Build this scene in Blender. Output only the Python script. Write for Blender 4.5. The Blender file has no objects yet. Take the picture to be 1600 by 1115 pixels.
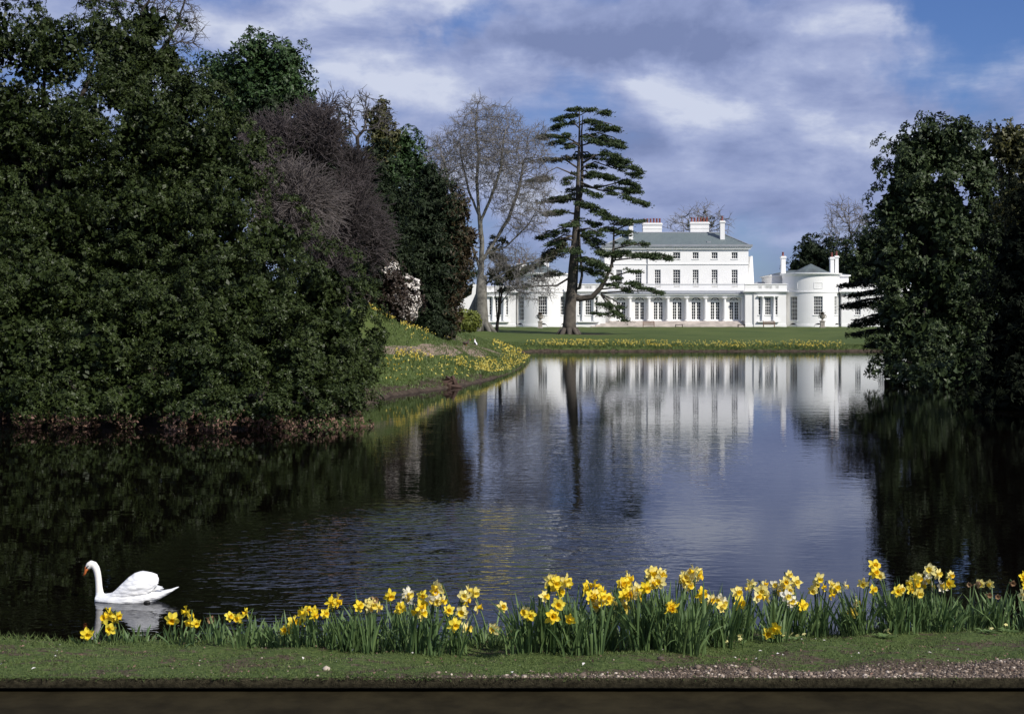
import bpy, bmesh, math, random
import numpy as np
from mathutils import Vector, Matrix

SC = bpy.context.scene
COL = SC.collection
R = math.radians
RNG = np.random.default_rng(7)
random.seed(7)

# ------------------------------------------------------------------ camera
CAMZ = 3.48
F = 1600 * 50 / 36.0          # focal length in photograph pixels
HOR = 502.0                   # row of the horizon
cam = bpy.data.cameras.new('camera')
cam.lens = 50; cam.sensor_width = 36; cam.sensor_fit = 'HORIZONTAL'
cam.shift_y = -(557.5 - HOR) / 1600.0
cam.clip_start = 0.1; cam.clip_end = 6000
camo = bpy.data.objects.new('camera', cam)
camo.location = (0, 0, CAMZ); camo.rotation_euler = (R(90), 0, 0)
COL.objects.link(camo); SC.camera = camo

# ------------------------------------------------------------------ light
SUN_AZ, SUN_EL = 44.0, 40.0   # degrees to the right of straight behind the camera, height
sd = Vector((math.sin(R(SUN_AZ)) * math.cos(R(SUN_EL)), -math.cos(R(SUN_AZ)) * math.cos(R(SUN_EL)), math.sin(R(SUN_EL))))
sun = bpy.data.lights.new('sun', 'SUN'); sun.energy = 5.0; sun.angle = R(0.5); sun.color = (1.0, 0.95, 0.87)
suno = bpy.data.objects.new('sun', sun); suno.rotation_euler = (-sd).to_track_quat('-Z', 'Y').to_euler()
COL.objects.link(suno)
SC.view_settings.view_transform = 'Standard'; SC.view_settings.look = 'None'
SC.view_settings.exposure = 0.0; SC.view_settings.gamma = 1.0

# ------------------------------------------------------------------ node helpers
class NT:
    def __init__(s, tree): s.t = tree
    def n(s, typ, **kw):
        o = s.t.nodes.new(typ)
        for k, v in kw.items():
            if k.startswith('i_'):
                key = k[2:]; key = int(key) if key.isdigit() else key.replace('_', ' ')
                s.put(o.inputs[key], v)
            else: setattr(o, k, v)
        return o
    def put(s, sock, v):
        if isinstance(v, bpy.types.NodeSocket): s.t.links.new(v, sock)
        else: sock.default_value = v
    def m(s, op, a, b=None, c=None, clamp=False):
        o = s.t.nodes.new('ShaderNodeMath'); o.operation = op; o.use_clamp = clamp
        s.put(o.inputs[0], a)
        if b is not None: s.put(o.inputs[1], b)
        if c is not None: s.put(o.inputs[2], c)
        return o.outputs[0]
    def mix(s, f, a, b):
        o = s.t.nodes.new('ShaderNodeMix'); o.data_type = 'RGBA'
        s.put(o.inputs[0], f); s.put(o.inputs[6], a); s.put(o.inputs[7], b)
        return o.outputs[2]
    def rng(s, v, a, b, c=0.0, d=1.0, smooth=True):
        o = s.t.nodes.new('ShaderNodeMapRange')
        if smooth: o.interpolation_type = 'SMOOTHSTEP'
        s.put(o.inputs[0], v)
        for i, x in enumerate((a, b, c, d)): s.put(o.inputs[i + 1], x)
        return o.outputs[0]
    def noise(s, vec, scale, detail=4, rough=0.55, dist=0.0):
        o = s.n('ShaderNodeTexNoise')
        s.put(o.inputs['Vector'], vec); o.inputs['Scale'].default_value = scale
        o.inputs['Detail'].default_value = detail; o.inputs['Roughness'].default_value = rough
        o.inputs['Distortion'].default_value = dist
        return o.outputs[0]

def c4(r, g, b): return (r, g, b, 1.0)

# ------------------------------------------------------------------ world: sky with clouds
world = bpy.data.worlds.new('World'); SC.world = world; world.use_nodes = True
wt = world.node_tree; wt.nodes.clear(); W = NT(wt)
sky = W.n('ShaderNodeTexSky', sky_type='NISHITA', sun_disc=False)
sky.sun_elevation = R(SUN_EL); sky.sun_rotation = R(180 - SUN_AZ)
sky.air_density = 1.0; sky.dust_density = 0.4; sky.ozone_density = 2.0
WS = 0.08
tc = W.n('ShaderNodeTexCoord'); gen = tc.outputs['Generated']
sx = W.n('ShaderNodeSeparateXYZ', i_0=gen)
X, Y, Z = sx.outputs
wn = W.n('ShaderNodeTexNoise'); W.put(wn.inputs['Vector'], gen); wn.inputs['Scale'].default_value = 9; wn.inputs['Detail'].default_value = 6; wn.inputs['Roughness'].default_value = 0.6
wsep = W.n('ShaderNodeSeparateColor'); W.put(wsep.inputs[0], wn.outputs['Color'])
WX = W.m('ADD', X, W.m('MULTIPLY', W.m('SUBTRACT', wsep.outputs[0], 0.5), 0.20)); WZ = W.m('ADD', Z, W.m('MULTIPLY', W.m('SUBTRACT', wsep.outputs[1], 0.5), 0.085))
def dirp(px, py): return ((px - 800) / F, (HOR - py) / F)
def blob(px, py, rx, ry):
    """soft patch of sky round one direction (radii in image rows of this lens turned to angles)"""
    cx, cz = dirp(px, py)
    a = W.m('MULTIPLY', W.m('SUBTRACT', WX, cx), F / rx)
    b = W.m('MULTIPLY', W.m('SUBTRACT', WZ, cz), F / ry)
    d = W.m('SQRT', W.m('ADD', W.m('MULTIPLY', a, a), W.m('MULTIPLY', b, b)))
    return W.m('MULTIPLY', W.rng(d, 1.45, 0.0), W.rng(Y, 0.2, 0.5))
mp = W.n('ShaderNodeMapping'); W.put(mp.inputs[0], gen); mp.inputs['Scale'].default_value = (1, 1, 2.3); mp.inputs['Location'].default_value = (3.1, 0.4, 1.7)
vec = mp.outputs[0]
mp2 = W.n('ShaderNodeMapping'); W.put(mp2.inputs[0], gen); mp2.inputs['Scale'].default_value = (1, 1, 2.3); mp2.inputs['Location'].default_value = (3.1 + 0.012, 0.4, 1.7 + 0.055)
n1 = W.noise(vec, 6.5, 9, 0.56, 0.25)
n2 = W.noise(mp2.outputs[0], 6.5, 9, 0.56, 0.25)
nbig = W.noise(vec, 2.6, 3, 0.5)
wisp = W.noise(vec, 16, 6, 0.6, 0.4)
def addup(lst):
    o = lst[0]
    for q in lst[1:]: o = W.m('ADD', o, q)
    return o
bright = addup([W.m('MULTIPLY', blob(*b[:4]), b[4]) for b in (
    (560, 95, 200, 90, 0.36), (625, 35, 100, 50, 0.34), (780, 140, 190, 50, 0.38), (1290, 212, 170, 55, 0.48),
    (1095, 190, 70, 70, 0.42), (470, 70, 180, 60, 0.3), (1180, 130, 140, 40, 0.3), (1270, 35, 80, 50, 0.38), (800, 8, 130, 28, 0.15))])
dark = addup([W.m('MULTIPLY', blob(*b[:4]), b[4]) for b in (
    (950, 82, 260, 38, 0.85), (1060, 50, 240, 50, 0.45), (700, 220, 240, 60, 0.14), (1230, 290, 260, 60, 0.36), (930, 290, 180, 80, 0.2), (1020, 235, 100, 50, 0.14))])
clear = addup([W.m('MULTIPLY', blob(*b[:4]), b[4]) for b in (
    (1530, 90, 170, 120, 0.6), (720, 50, 80, 60, 0.25), (1500, 20, 200, 60, 0.35), (1060, 250, 90, 60, 0.12), (1400, 130, 120, 60, 0.2))])
dark = W.m('MULTIPLY', dark, W.m('MULTIPLY', W.m('ADD', n1, W.m('MULTIPLY', wisp, 0.8)), 1.1)); bright = W.m('MULTIPLY', bright, W.m('MULTIPLY', W.m('ADD', n2, W.m('MULTIPLY', wisp, 0.9)), 1.12))
cov = W.m('ADD', W.m('ADD', W.m('MULTIPLY', n1, 1.5), W.m('MULTIPLY', nbig, 0.7)), W.m('SUBTRACT', W.m('ADD', bright, dark), clear))
cov = W.rng(cov, 0.78, 1.35)
emb = W.m('MULTIPLY', W.m('SUBTRACT', n1, n2), 3.2)
lit = W.m('ADD', W.m('ADD', 0.42, emb), W.m('SUBTRACT', bright, dark))
lit = W.m('ADD', lit, W.m('MULTIPLY', W.m('SUBTRACT', wisp, 0.5), 1.1))
lit = W.m('ADD', lit, W.m('MULTIPLY', W.m('SUBTRACT', n1, 0.5), 0.9))
lit = W.m('ADD', W.m('MULTIPLY', lit, 0.68), 0.20)
ramp = W.n('ShaderNodeValToRGB'); W.put(ramp.inputs[0], lit)
k = 1.0 / WS
els = ramp.color_ramp.elements
els[0].position = 0.0; els[0].color = c4(0.195 * k, 0.248 * k, 0.445 * k)
els[1].position = 1.0; els[1].color = c4(0.61 * k, 0.66 * k, 0.81 * k)
e = els.new(0.35); e.color = c4(0.280 * k, 0.340 * k, 0.565 * k)
e = els.new(0.65); e.color = c4(0.385 * k, 0.445 * k, 0.665 * k)
tint = W.n('ShaderNodeMix', data_type='RGBA', blend_type='MULTIPLY'); tint.inputs[0].default_value = 1
W.put(tint.inputs[6], sky.outputs[0]); tint.inputs[7].default_value = c4(0.56, 0.72, 1.15)
skc = W.mix(cov, tint.outputs[2], ramp.outputs[0])
bg = W.n('ShaderNodeBackground'); W.put(bg.inputs[0], skc); bg.inputs[1].default_value = WS
out = W.n('ShaderNodeOutputWorld'); wt.links.new(bg.outputs[0], out.inputs[0])

# ------------------------------------------------------------------ materials
MATS = {}
def newmat(name):
    m = bpy.data.materials.new(name); m.use_nodes = True
    t = m.node_tree; t.nodes.clear(); N = NT(t)
    b = N.n('ShaderNodeBsdfPrincipled'); o = N.n('ShaderNodeOutputMaterial')
    t.links.new(b.outputs[0], o.inputs[0]); MATS[name] = m
    return m, N, b, o
def plain(name, col, rough=0.6, var=0.15, scale=3.0, spec=0.4, metallic=0.0, bump=0.0):
    m, N, b, o = newmat(name)
    tcn = N.n('ShaderNodeTexCoord'); nz = N.noise(tcn.outputs['Object'], scale, 5, 0.6)
    f = N.rng(nz, 0.25, 0.75)
    lo = c4(*[x * (1 - var) for x in col]); hi = c4(*[min(1, x * (1 + var)) for x in col])
    N.put(b.inputs['Base Color'], N.mix(f, lo, hi))
    b.inputs['Roughness'].default_value = rough; b.inputs['Specular IOR Level'].default_value = spec; b.inputs['Metallic'].default_value = metallic
    if bump:
        bp = N.n('ShaderNodeBump'); N.put(bp.inputs['Height'], N.noise(tcn.outputs['Object'], scale * 4, 5)); bp.inputs['Distance'].default_value = bump
        N.put(b.inputs['Normal'], bp.outputs[0])
    return m
def leafmat(name, lo, hi, rough=0.42, spec=0.5, trans=0.0, scale=0.35):
    """leaf colour: own random tint for each leaf, slow drift across the plant"""
    m, N, b, o = newmat(name)
    at_ = N.n('ShaderNodeAttribute', attribute_name='tint')
    g = N.n('ShaderNodeNewGeometry'); nz = N.noise(g.outputs['Position'], scale, 3)
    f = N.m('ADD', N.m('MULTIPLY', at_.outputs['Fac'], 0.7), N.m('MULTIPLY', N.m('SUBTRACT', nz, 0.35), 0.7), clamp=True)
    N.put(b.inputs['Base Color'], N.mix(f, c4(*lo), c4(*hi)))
    b.inputs['Roughness'].default_value = rough; b.inputs['Specular IOR Level'].default_value = spec
    if trans:
        tr = N.n('ShaderNodeBsdfTranslucent'); N.put(tr.inputs[0], N.mix(f, c4(*[x * 1.5 for x in lo]), c4(*[x * 1.5 for x in hi])))
        mx = N.n('ShaderNodeMixShader'); mx.inputs[0].default_value = trans
        N.t.links.new(b.outputs[0], mx.inputs[1]); N.t.links.new(tr.outputs[0], mx.inputs[2]); N.t.links.new(mx.outputs[0], o.inputs[0])
    return m
leafmat('laurel', (0.0145, 0.024, 0.0065), (0.050, 0.069, 0.018), 0.46, 0.18)
leafmat('deadleaf', (0.09, 0.05, 0.035), (0.26, 0.16, 0.12), 0.7, 0.2)
leafmat('holly', (0.016, 0.036, 0.012), (0.052, 0.092, 0.028), 0.48, 0.22)
leafmat('holmoak', (0.018, 0.031, 0.011), (0.064, 0.088, 0.034), 0.5, 0.2)
leafmat('yew', (0.008, 0.016, 0.007), (0.030, 0.042, 0.018), 0.6, 0.15)
leafmat('yew_shade', (0.0035, 0.006, 0.003), (0.014, 0.019, 0.009), 0.7, 0.08)  # yew leaves blackened to stand for the shadow at the right edge
leafmat('yewbrown', (0.025, 0.017, 0.008), (0.07, 0.05, 0.02), 0.55, 0.3)
leafmat('cedar', (0.024, 0.044, 0.020), (0.082, 0.112, 0.042), 0.6, 0.25)
leafmat('cedarbrown', (0.05, 0.045, 0.03), (0.12, 0.11, 0.075), 0.6, 0.3)
leafmat('ivy', (0.03, 0.036, 0.010), (0.09, 0.085, 0.025), 0.5, 0.3)
leafmat('limebush', (0.10, 0.13, 0.02), (0.24, 0.26, 0.05), 0.5, 0.4, 0.2)
leafmat('blossom', (0.55, 0.50, 0.44), (0.85, 0.82, 0.78), 0.6, 0.3)
leafmat('redleaf', (0.022, 0.016, 0.012), (0.06, 0.042, 0.03), 0.5, 0.3)
leafmat('daffleaf', (0.056, 0.105, 0.042), (0.155, 0.225, 0.075), 0.5, 0.35, 0.22, 6.0)
leafmat('turf', (0.050, 0.080, 0.022), (0.13, 0.168, 0.052), 0.65, 0.2, 0.12, 3.0)
leafmat('yellowdots', (0.50, 0.36, 0.02), (0.78, 0.70, 0.22), 0.6, 0.2)
leafmat('farleaf', (0.05, 0.085, 0.022), (0.12, 0.155, 0.045), 0.5, 0.3)
plain('bark_plane', (0.125, 0.118, 0.10), 0.9, 0.5, 1.6)
plain('bark_cedar', (0.085, 0.073, 0.06), 0.9, 0.35, 1.5, bump=0.03)
plain('bark_dark', (0.032, 0.026, 0.020), 0.9, 0.3, 2.0)
plain('twig_grey', (0.175, 0.162, 0.15), 0.9, 0.25, 0.8)
plain('twig_dark', (0.085, 0.076, 0.068), 0.9, 0.25, 0.8)
plain('twig_pale', (0.115, 0.098, 0.092), 0.9, 0.4, 0.8)
plain('twig_purple', (0.066, 0.054, 0.054), 0.9, 0.5, 0.35)
plain('white_stucco', (0.80, 0.795, 0.78), 0.75, 0.035, 0.5)
plain('white_paint', (0.82, 0.82, 0.80), 0.5, 0.02, 2)
plain('step_stone', (0.48, 0.43, 0.385), 0.85, 0.25, 0.8)
plain('urn_stone', (0.30, 0.27, 0.235), 0.9, 0.3, 3)
plain('lead', (0.26, 0.275, 0.30), 0.55, 0.12, 1)
plain('terracotta', (0.20, 0.066, 0.056), 0.8, 0.25, 2)
plain('bench_wood', (0.23, 0.15, 0.11), 0.75, 0.25, 4)
plain('bench_dark', (0.05, 0.042, 0.036), 0.7, 0.25, 4)
plain('bark_stump', (0.062, 0.036, 0.026), 0.9, 0.4, 3)
plain('pipe', (0.35, 0.36, 0.37), 0.5, 0.1, 2)
plain('void', (0.02, 0.02, 0.022), 0.7, 0.2, 1)
m, N, b, o = newmat('feather')
tcn = N.n('ShaderNodeTexCoord'); mpn = N.n('ShaderNodeMapping'); N.put(mpn.inputs[0], tcn.outputs['Object']); mpn.inputs['Rotation'].default_value = (0, R(28), 0); mpn.inputs['Scale'].default_value = (9, 9, 26)
vr = N.n('ShaderNodeTexVoronoi'); N.put(vr.inputs['Vector'], mpn.outputs[0]); vr.inputs['Scale'].default_value = 1.0
N.put(b.inputs['Base Color'], N.mix(N.rng(vr.outputs['Distance'], 0.2, 0.9), c4(0.82, 0.82, 0.81), c4(0.66, 0.67, 0.69))); b.inputs['Roughness'].default_value = 0.75; b.inputs['Specular IOR Level'].default_value = 0.2
bp = N.n('ShaderNodeBump'); N.put(bp.inputs['Height'], vr.outputs['Distance']); bp.inputs['Distance'].default_value = 0.012; bp.invert = True; N.put(b.inputs['Normal'], bp.outputs[0])
plain('neck_feather', (0.78, 0.755, 0.70), 0.7, 0.05, 9, 0.2)
plain('beak', (0.50, 0.14, 0.035), 0.45, 0.15, 20)
plain('black', (0.012, 0.011, 0.010), 0.5, 0.2, 8)
plain('duck_brown', (0.055, 0.04, 0.03), 0.7, 0.3, 15)
plain('curtain', (0.62, 0.62, 0.60), 0.8, 0.08, 3)
def petal(name, lo, hi):
    m, N, b, o = newmat(name)
    oi = N.n('ShaderNodeObjectInfo')
    col = N.mix(oi.outputs['Random'], c4(*lo), c4(*hi))
    N.put(b.inputs['Base Color'], col); b.inputs['Roughness'].default_value = 0.55; b.inputs['Specular IOR Level'].default_value = 0.25
    tr = N.n('ShaderNodeBsdfTranslucent'); N.put(tr.inputs[0], col); mx = N.n('ShaderNodeMixShader'); mx.inputs[0].default_value = 0.3
    N.t.links.new(b.outputs[0], mx.inputs[1]); N.t.links.new(tr.outputs[0], mx.inputs[2]); N.t.links.new(mx.outputs[0], o.inputs[0])
petal('petal_yellow', (0.84, 0.64, 0.025), (0.88, 0.74, 0.09))
petal('petal_pale', (0.84, 0.70, 0.17), (0.86, 0.78, 0.36))
petal('petal_white', (0.82, 0.76, 0.52), (0.86, 0.83, 0.70))
petal('trumpet_gold', (0.84, 0.52, 0.010), (0.87, 0.66, 0.03))
petal('trumpet_lemon', (0.82, 0.62, 0.06), (0.84, 0.66, 0.10))
petal('withered', (0.22, 0.12, 0.06), (0.34, 0.22, 0.12))
petal('primrose', (0.78, 0.72, 0.28), (0.84, 0.78, 0.42))

# slate roof: courses of small slates
m, N, b, o = newmat('slate')
tcn = N.n('ShaderNodeTexCoord')
br = N.n('ShaderNodeTexBrick'); N.put(br.inputs['Vector'], tcn.outputs['UV'])
br.inputs['Scale'].default_value = 1.0; br.inputs['Brick Width'].default_value = 0.5; br.inputs['Row Height'].default_value = 0.28; br.inputs['Mortar Size'].default_value = 0.008
br.inputs['Color1'].default_value = c4(0.098, 0.125, 0.132); br.inputs['Color2'].default_value = c4(0.135, 0.165, 0.17); br.inputs['Mortar'].default_value = c4(0.07, 0.08, 0.08)
N.put(b.inputs['Base Color'], N.mix(N.rng(N.noise(tcn.outputs['Object'], 0.5, 4), 0.3, 0.7), br.outputs[0], c4(0.12, 0.15, 0.15)))
b.inputs['Roughness'].default_value = 0.6
# window glass: dark rooms behind old panes
m, N, b, o = newmat('glass')
b.inputs['Base Color'].default_value = c4(0.012, 0.014, 0.016); b.inputs['Roughness'].default_value = 0.06; b.inputs['Specular IOR Level'].default_value = 0.5
g = N.n('ShaderNodeNewGeometry'); bp = N.n('ShaderNodeBump'); N.put(bp.inputs['Height'], N.noise(g.outputs['Position'], 1.6, 2)); bp.inputs['Distance'].default_value = 0.02
N.put(b.inputs['Normal'], bp.outputs[0])

# lake water
def water_mat(name, base, lake=True):
    m, N, b, o = newmat(name)
    g = N.n('ShaderNodeNewGeometry'); P = g.outputs['Position']
    b.inputs['Base Color'].default_value = c4(*base); b.inputs['Roughness'].default_value = 0.012; b.inputs['IOR'].default_value = 1.333
    b.inputs['Specular IOR Level'].default_value = 0.5
    if not lake:
        mpn = N.n('ShaderNodeMapping'); N.put(mpn.inputs[0], P); mpn.inputs['Scale'].default_value = (1, 2.0, 1)
        bp = N.n('ShaderNodeBump'); N.put(bp.inputs['Height'], N.noise(mpn.outputs[0], 9, 3)); bp.inputs['Distance'].default_value = 0.002
        N.put(b.inputs['Normal'], bp.outputs[0]); return
    sp = N.n('ShaderNodeSeparateXYZ', i_0=P)
    # breeze patches: strong in the middle near water, calm at the left and far side
    def patch(cx, cy, rx, ry):
        a = N.m('DIVIDE', N.m('SUBTRACT', sp.outputs[0], cx), rx); c = N.m('DIVIDE', N.m('SUBTRACT', sp.outputs[1], cy), ry)
        return N.rng(N.m('SQRT', N.m('ADD', N.m('MULTIPLY', a, a), N.m('MULTIPLY', c, c))), 1.0, 0.25)
    wob = N.noise(P, 0.25, 3, 0.6)
    breeze = N.m('ADD', N.m('MULTIPLY', patch(-1.4, 21, 4.6, 8), 1.2), N.m('MULTIPLY', patch(0.0, 38, 8, 17), 0.08))
    breeze = N.m('MULTIPLY', breeze, N.rng(wob, 0.28, 0.62, 0.35, 1.25))
    calm = N.m('ADD', 0.012, N.m('MULTIPLY', N.rng(sp.outputs[0], -6.0, 0.0), 0.030))
    amp = N.m('ADD', N.m('ADD', breeze, calm), N.m('MULTIPLY', patch(-4.9, 16.9, 1.5, 1.5), 0.09))
    def wave(rot, scl, detail, stretch):
        mpn = N.n('ShaderNodeMapping'); N.put(mpn.inputs[0], P); mpn.inputs['Rotation'].default_value = (0, 0, R(rot)); mpn.inputs['Scale'].default_value = (scl * stretch, scl, 1)
        return N.noise(mpn.outputs[0], 1.0, detail, 0.5, 0.35)
    w1 = wave(-16, 4.0, 2, 0.50); w2 = wave(19, 6.6, 2, 0.55); w3 = wave(3, 0.8, 2, 0.5)
    h = N.m('ADD', N.m('MULTIPLY', w1, 0.62), N.m('MULTIPLY', w2, 0.34))
    h = N.m('ADD', N.m('MULTIPLY', h, amp), N.m('MULTIPLY', w3, 0.045))
    bp = N.n('ShaderNodeBump'); N.put(bp.inputs['Height'], h); bp.inputs['Distance'].default_value = 0.064; bp.inputs['Strength'].default_value = 1.0
    gl = N.n('ShaderNodeBsdfGlossy'); gl.inputs['Roughness'].default_value = 0.014; gl.inputs['Color'].default_value = c4(0.84, 0.85, 0.88); N.put(gl.inputs['Normal'], bp.outputs[0])
    df = N.n('ShaderNodeBsdfDiffuse'); df.inputs['Color'].default_value = c4(*base)
    fr = N.n('ShaderNodeFresnel'); fr.inputs['IOR'].default_value = 1.333; N.put(fr.inputs['Normal'], bp.outputs[0])
    mx = N.n('ShaderNodeMixShader'); N.put(mx.inputs[0], fr.outputs[0]); N.t.links.new(df.outputs[0], mx.inputs[1]); N.t.links.new(gl.outputs[0], mx.inputs[2]); N.t.links.new(mx.outputs[0], o.inputs[0])
water_mat('lake_water', (0.0022, 0.0016, 0.0012))
plain('border_brown', (0.021, 0.017, 0.0085), 0.9, 0.4, 5, 0.05, bump=0.004)  # tone of the dark border strip, put on an added surface

# grass lawn / soil
m, N, b, o = newmat('lawn')
g = N.n('ShaderNodeNewGeometry'); P = g.outputs['Position']
soil = N.n('ShaderNodeAttribute', attribute_name='soil').outputs['Fac']
na = N.noise(P, 0.12, 4); nb = N.noise(P, 2.3, 6, 0.65); nc = N.noise(P, 14, 4)
col = N.mix(N.rng(na, 0.3, 0.7), c4(0.052, 0.082, 0.021), c4(0.094, 0.124, 0.033))
col = N.mix(N.m('MULTIPLY', N.rng(nb, 0.42, 0.75), 0.6), col, c4(0.10, 0.108, 0.036))
col = N.mix(N.m('MULTIPLY', N.rng(nc, 0.45, 0.7), 0.4), col, c4(0.046, 0.072, 0.018))
scol = N.mix(N.rng(N.noise(P, 1.7, 6, 0.65), 0.3, 0.7), c4(0.035, 0.025, 0.018), c4(0.085, 0.064, 0.046))
sm = N.rng(N.m('ADD', soil, N.m('MULTIPLY', N.m('SUBTRACT', N.noise(P, 1.1, 5, 0.65), 0.5), 0.9)), 0.4, 0.65)
N.put(b.inputs['Base Color'], N.mix(sm, col, scol)); b.inputs['Roughness'].default_value = 0.9; b.inputs['Specular IOR Level'].default_value = 0.15
bp = N.n('ShaderNodeBump'); N.put(bp.inputs['Height'], N.m('ADD', nb, N.m('MULTIPLY', nc, 0.4))); bp.inputs['Distance'].default_value = 0.12; N.put(b.inputs['Normal'], bp.outputs[0])
# gravel path
m, N, b, o = newmat('path_gravel')
g = N.n('ShaderNodeNewGeometry'); P = g.outputs['Position']
N.put(b.inputs['Base Color'], N.mix(N.rng(N.noise(P, 2.5, 7, 0.7), 0.3, 0.7), c4(0.15, 0.108, 0.08), c4(0.27, 0.20, 0.15))); b.inputs['Roughness'].default_value = 0.95
# near bank: turf, bare earth, gravel
m, N, b, o = newmat('near_turf')
g = N.n('ShaderNodeNewGeometry'); P = g.outputs['Position']
grv = N.n('ShaderNodeAttribute', attribute_name='gravel').outputs['Fac']
na = N.noise(P, 2.2, 5, 0.6); nb = N.noise(P, 45, 5, 0.65); nc = N.noise(P, 9, 6, 0.65)
tcol = N.mix(N.rng(nb, 0.35, 0.7), c4(0.043, 0.068, 0.019), c4(0.105, 0.138, 0.042))
ecol = N.mix(N.rng(nb, 0.35, 0.7), c4(0.05, 0.038, 0.025), c4(0.12, 0.092, 0.065))
gcol = N.mix(N.rng(nb, 0.4, 0.65), c4(0.06, 0.043, 0.03), c4(0.14, 0.105, 0.075))
em = N.rng(N.m('ADD', N.m('ADD', nc, N.m('MULTIPLY', N.m('SUBTRACT', na, 0.5), 0.7)), N.m('MULTIPLY', grv, 0.5)), 0.5, 0.64)
gm = N.rng(N.m('ADD', grv, N.m('MULTIPLY', N.m('SUBTRACT', nc, 0.5), 0.7)), 0.5, 0.72)
N.put(b.inputs['Base Color'], N.mix(gm, N.mix(em, tcol, ecol), gcol)); b.inputs['Roughness'].default_value = 0.95; b.inputs['Specular IOR Level'].default_value = 0.1
bp = N.n('ShaderNodeBump'); N.put(bp.inputs['Height'], nb); bp.inputs['Distance'].default_value = 0.012; N.put(b.inputs['Normal'], bp.outputs[0])
plain('shaded_earth', (0.046, 0.040, 0.024), 0.9, 0.6, 60, 0.1, bump=0.01)  # shade of the edge band put into a dark earth colour
m, N, b, o = newmat('pebble')
at_ = N.n('ShaderNodeAttribute', attribute_name='tint').outputs['Fac']
rp = N.n('ShaderNodeValToRGB'); N.put(rp.inputs[0], at_); el = rp.color_ramp.elements
el[0].color = c4(0.05, 0.035, 0.024); el[1].color = c4(0.55, 0.47, 0.38); q = el.new(0.6); q.color = c4(0.13, 0.095, 0.066); q = el.new(0.86); q.color = c4(0.24, 0.18, 0.13)
N.put(b.inputs['Base Color'], rp.outputs[0]); b.inputs['Roughness'].default_value = 0.7

# ------------------------------------------------------------------ geometry helpers
def at(px, py, Yd): return Vector(((px - 800) / F * Yd, Yd, CAMZ - (py - HOR) / F * Yd))
def mesh_np(name, verts, faces, mats, tint=None, midx=None, smooth=False, attrs=None):
    verts = np.ascontiguousarray(verts, dtype=np.float32); faces = np.ascontiguousarray(faces, dtype=np.int32)
    me = bpy.data.meshes.new(name); k = faces.shape[1]
    me.vertices.add(len(verts)); me.vertices.foreach_set('co', verts.ravel())
    me.loops.add(faces.size); me.loops.foreach_set('vertex_index', faces.ravel())
    me.polygons.add(len(faces)); me.polygons.foreach_set('loop_start', np.arange(0, faces.size, k, dtype=np.int32))
    me.polygons.foreach_set('loop_total', np.full(len(faces), k, dtype=np.int32))
    if midx is not None: me.polygons.foreach_set('material_index', np.ascontiguousarray(midx, dtype=np.int32))
    for mm in (mats if isinstance(mats, (list, tuple)) else [mats]): me.materials.append(MATS[mm])
    if tint is not None: attrs = dict(attrs or {}, tint=tint)
    for kx, v in (attrs or {}).items():
        a = me.attributes.new(kx, 'FLOAT', 'POINT'); a.data.foreach_set('value', np.ascontiguousarray(v, dtype=np.float32))
    if smooth: me.polygons.foreach_set('use_smooth', np.ones(len(faces), dtype=bool))
    me.update(calc_edges=True)
    return me
def link(name, me, parent=None):
    o = bpy.data.objects.new(name, me); COL.objects.link(o)
    if parent is not None: o.parent = parent; o.matrix_parent_inverse = Matrix.Translation(-parent.location)
    return o
def bm_obj(name, bm, mat, parent=None, smooth=False):
    me = bpy.data.meshes.new(name); bm.normal_update(); bm.to_mesh(me); bm.free()
    for mm in (mat if isinstance(mat, (list, tuple)) else [mat]): me.materials.append(MATS[mm])
    if smooth:
        for p in me.polygons: p.use_smooth = True
    return link(name, me, parent)
def tag(o, label=None, cat=None, group=None, kind=None):
    if label: o['label'] = label
    if cat: o['category'] = cat
    if group: o['group'] = group
    if kind: o['kind'] = kind
    return o
def empty(name, loc, label, cat, group=None):
    o = bpy.data.objects.new(name, None); COL.objects.link(o); o.location = loc; o.empty_display_size = 0.3
    return tag(o, label, cat, group)
def box(bm, x0, x1, y0, y1, z0, z1):
    vs = [bm.verts.new((x, y, z)) for z in (z0, z1) for y in (y0, y1) for x in (x0, x1)]
    for f in ((0, 2, 3, 1), (4, 5, 7, 6), (0, 1, 5, 4), (2, 6, 7, 3), (0, 4, 6, 2), (1, 3, 7, 5)): bm.faces.new([vs[i] for i in f])
def lathe(bm, prof, seg=16, c=(0, 0, 0)):
    rings = []
    for r, z in prof: rings.append([bm.verts.new((c[0] + r * math.cos(2 * math.pi * i / seg), c[1] + r * math.sin(2 * math.pi * i / seg), c[2] + z)) for i in range(seg)])
    for a, b_ in zip(rings, rings[1:]):
        for i in range(seg): bm.faces.new((a[i], a[(i + 1) % seg], b_[(i + 1) % seg], b_[i]))
    bm.faces.new(rings[0][::-1]); bm.faces.new(rings[-1])
def nrm(v): return v / np.maximum(np.linalg.norm(v, axis=-1, keepdims=True), 1e-9)
def rand_unit(n): return nrm(RNG.normal(size=(n, 3)))
def perp(a):
    h = np.where(np.abs(a[:, 2:3]) < 0.9, np.array([[0., 0., 1.]]), np.array([[1., 0., 0.]]))
    s = nrm(np.cross(a, h)); return s, np.cross(s, a)
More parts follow.
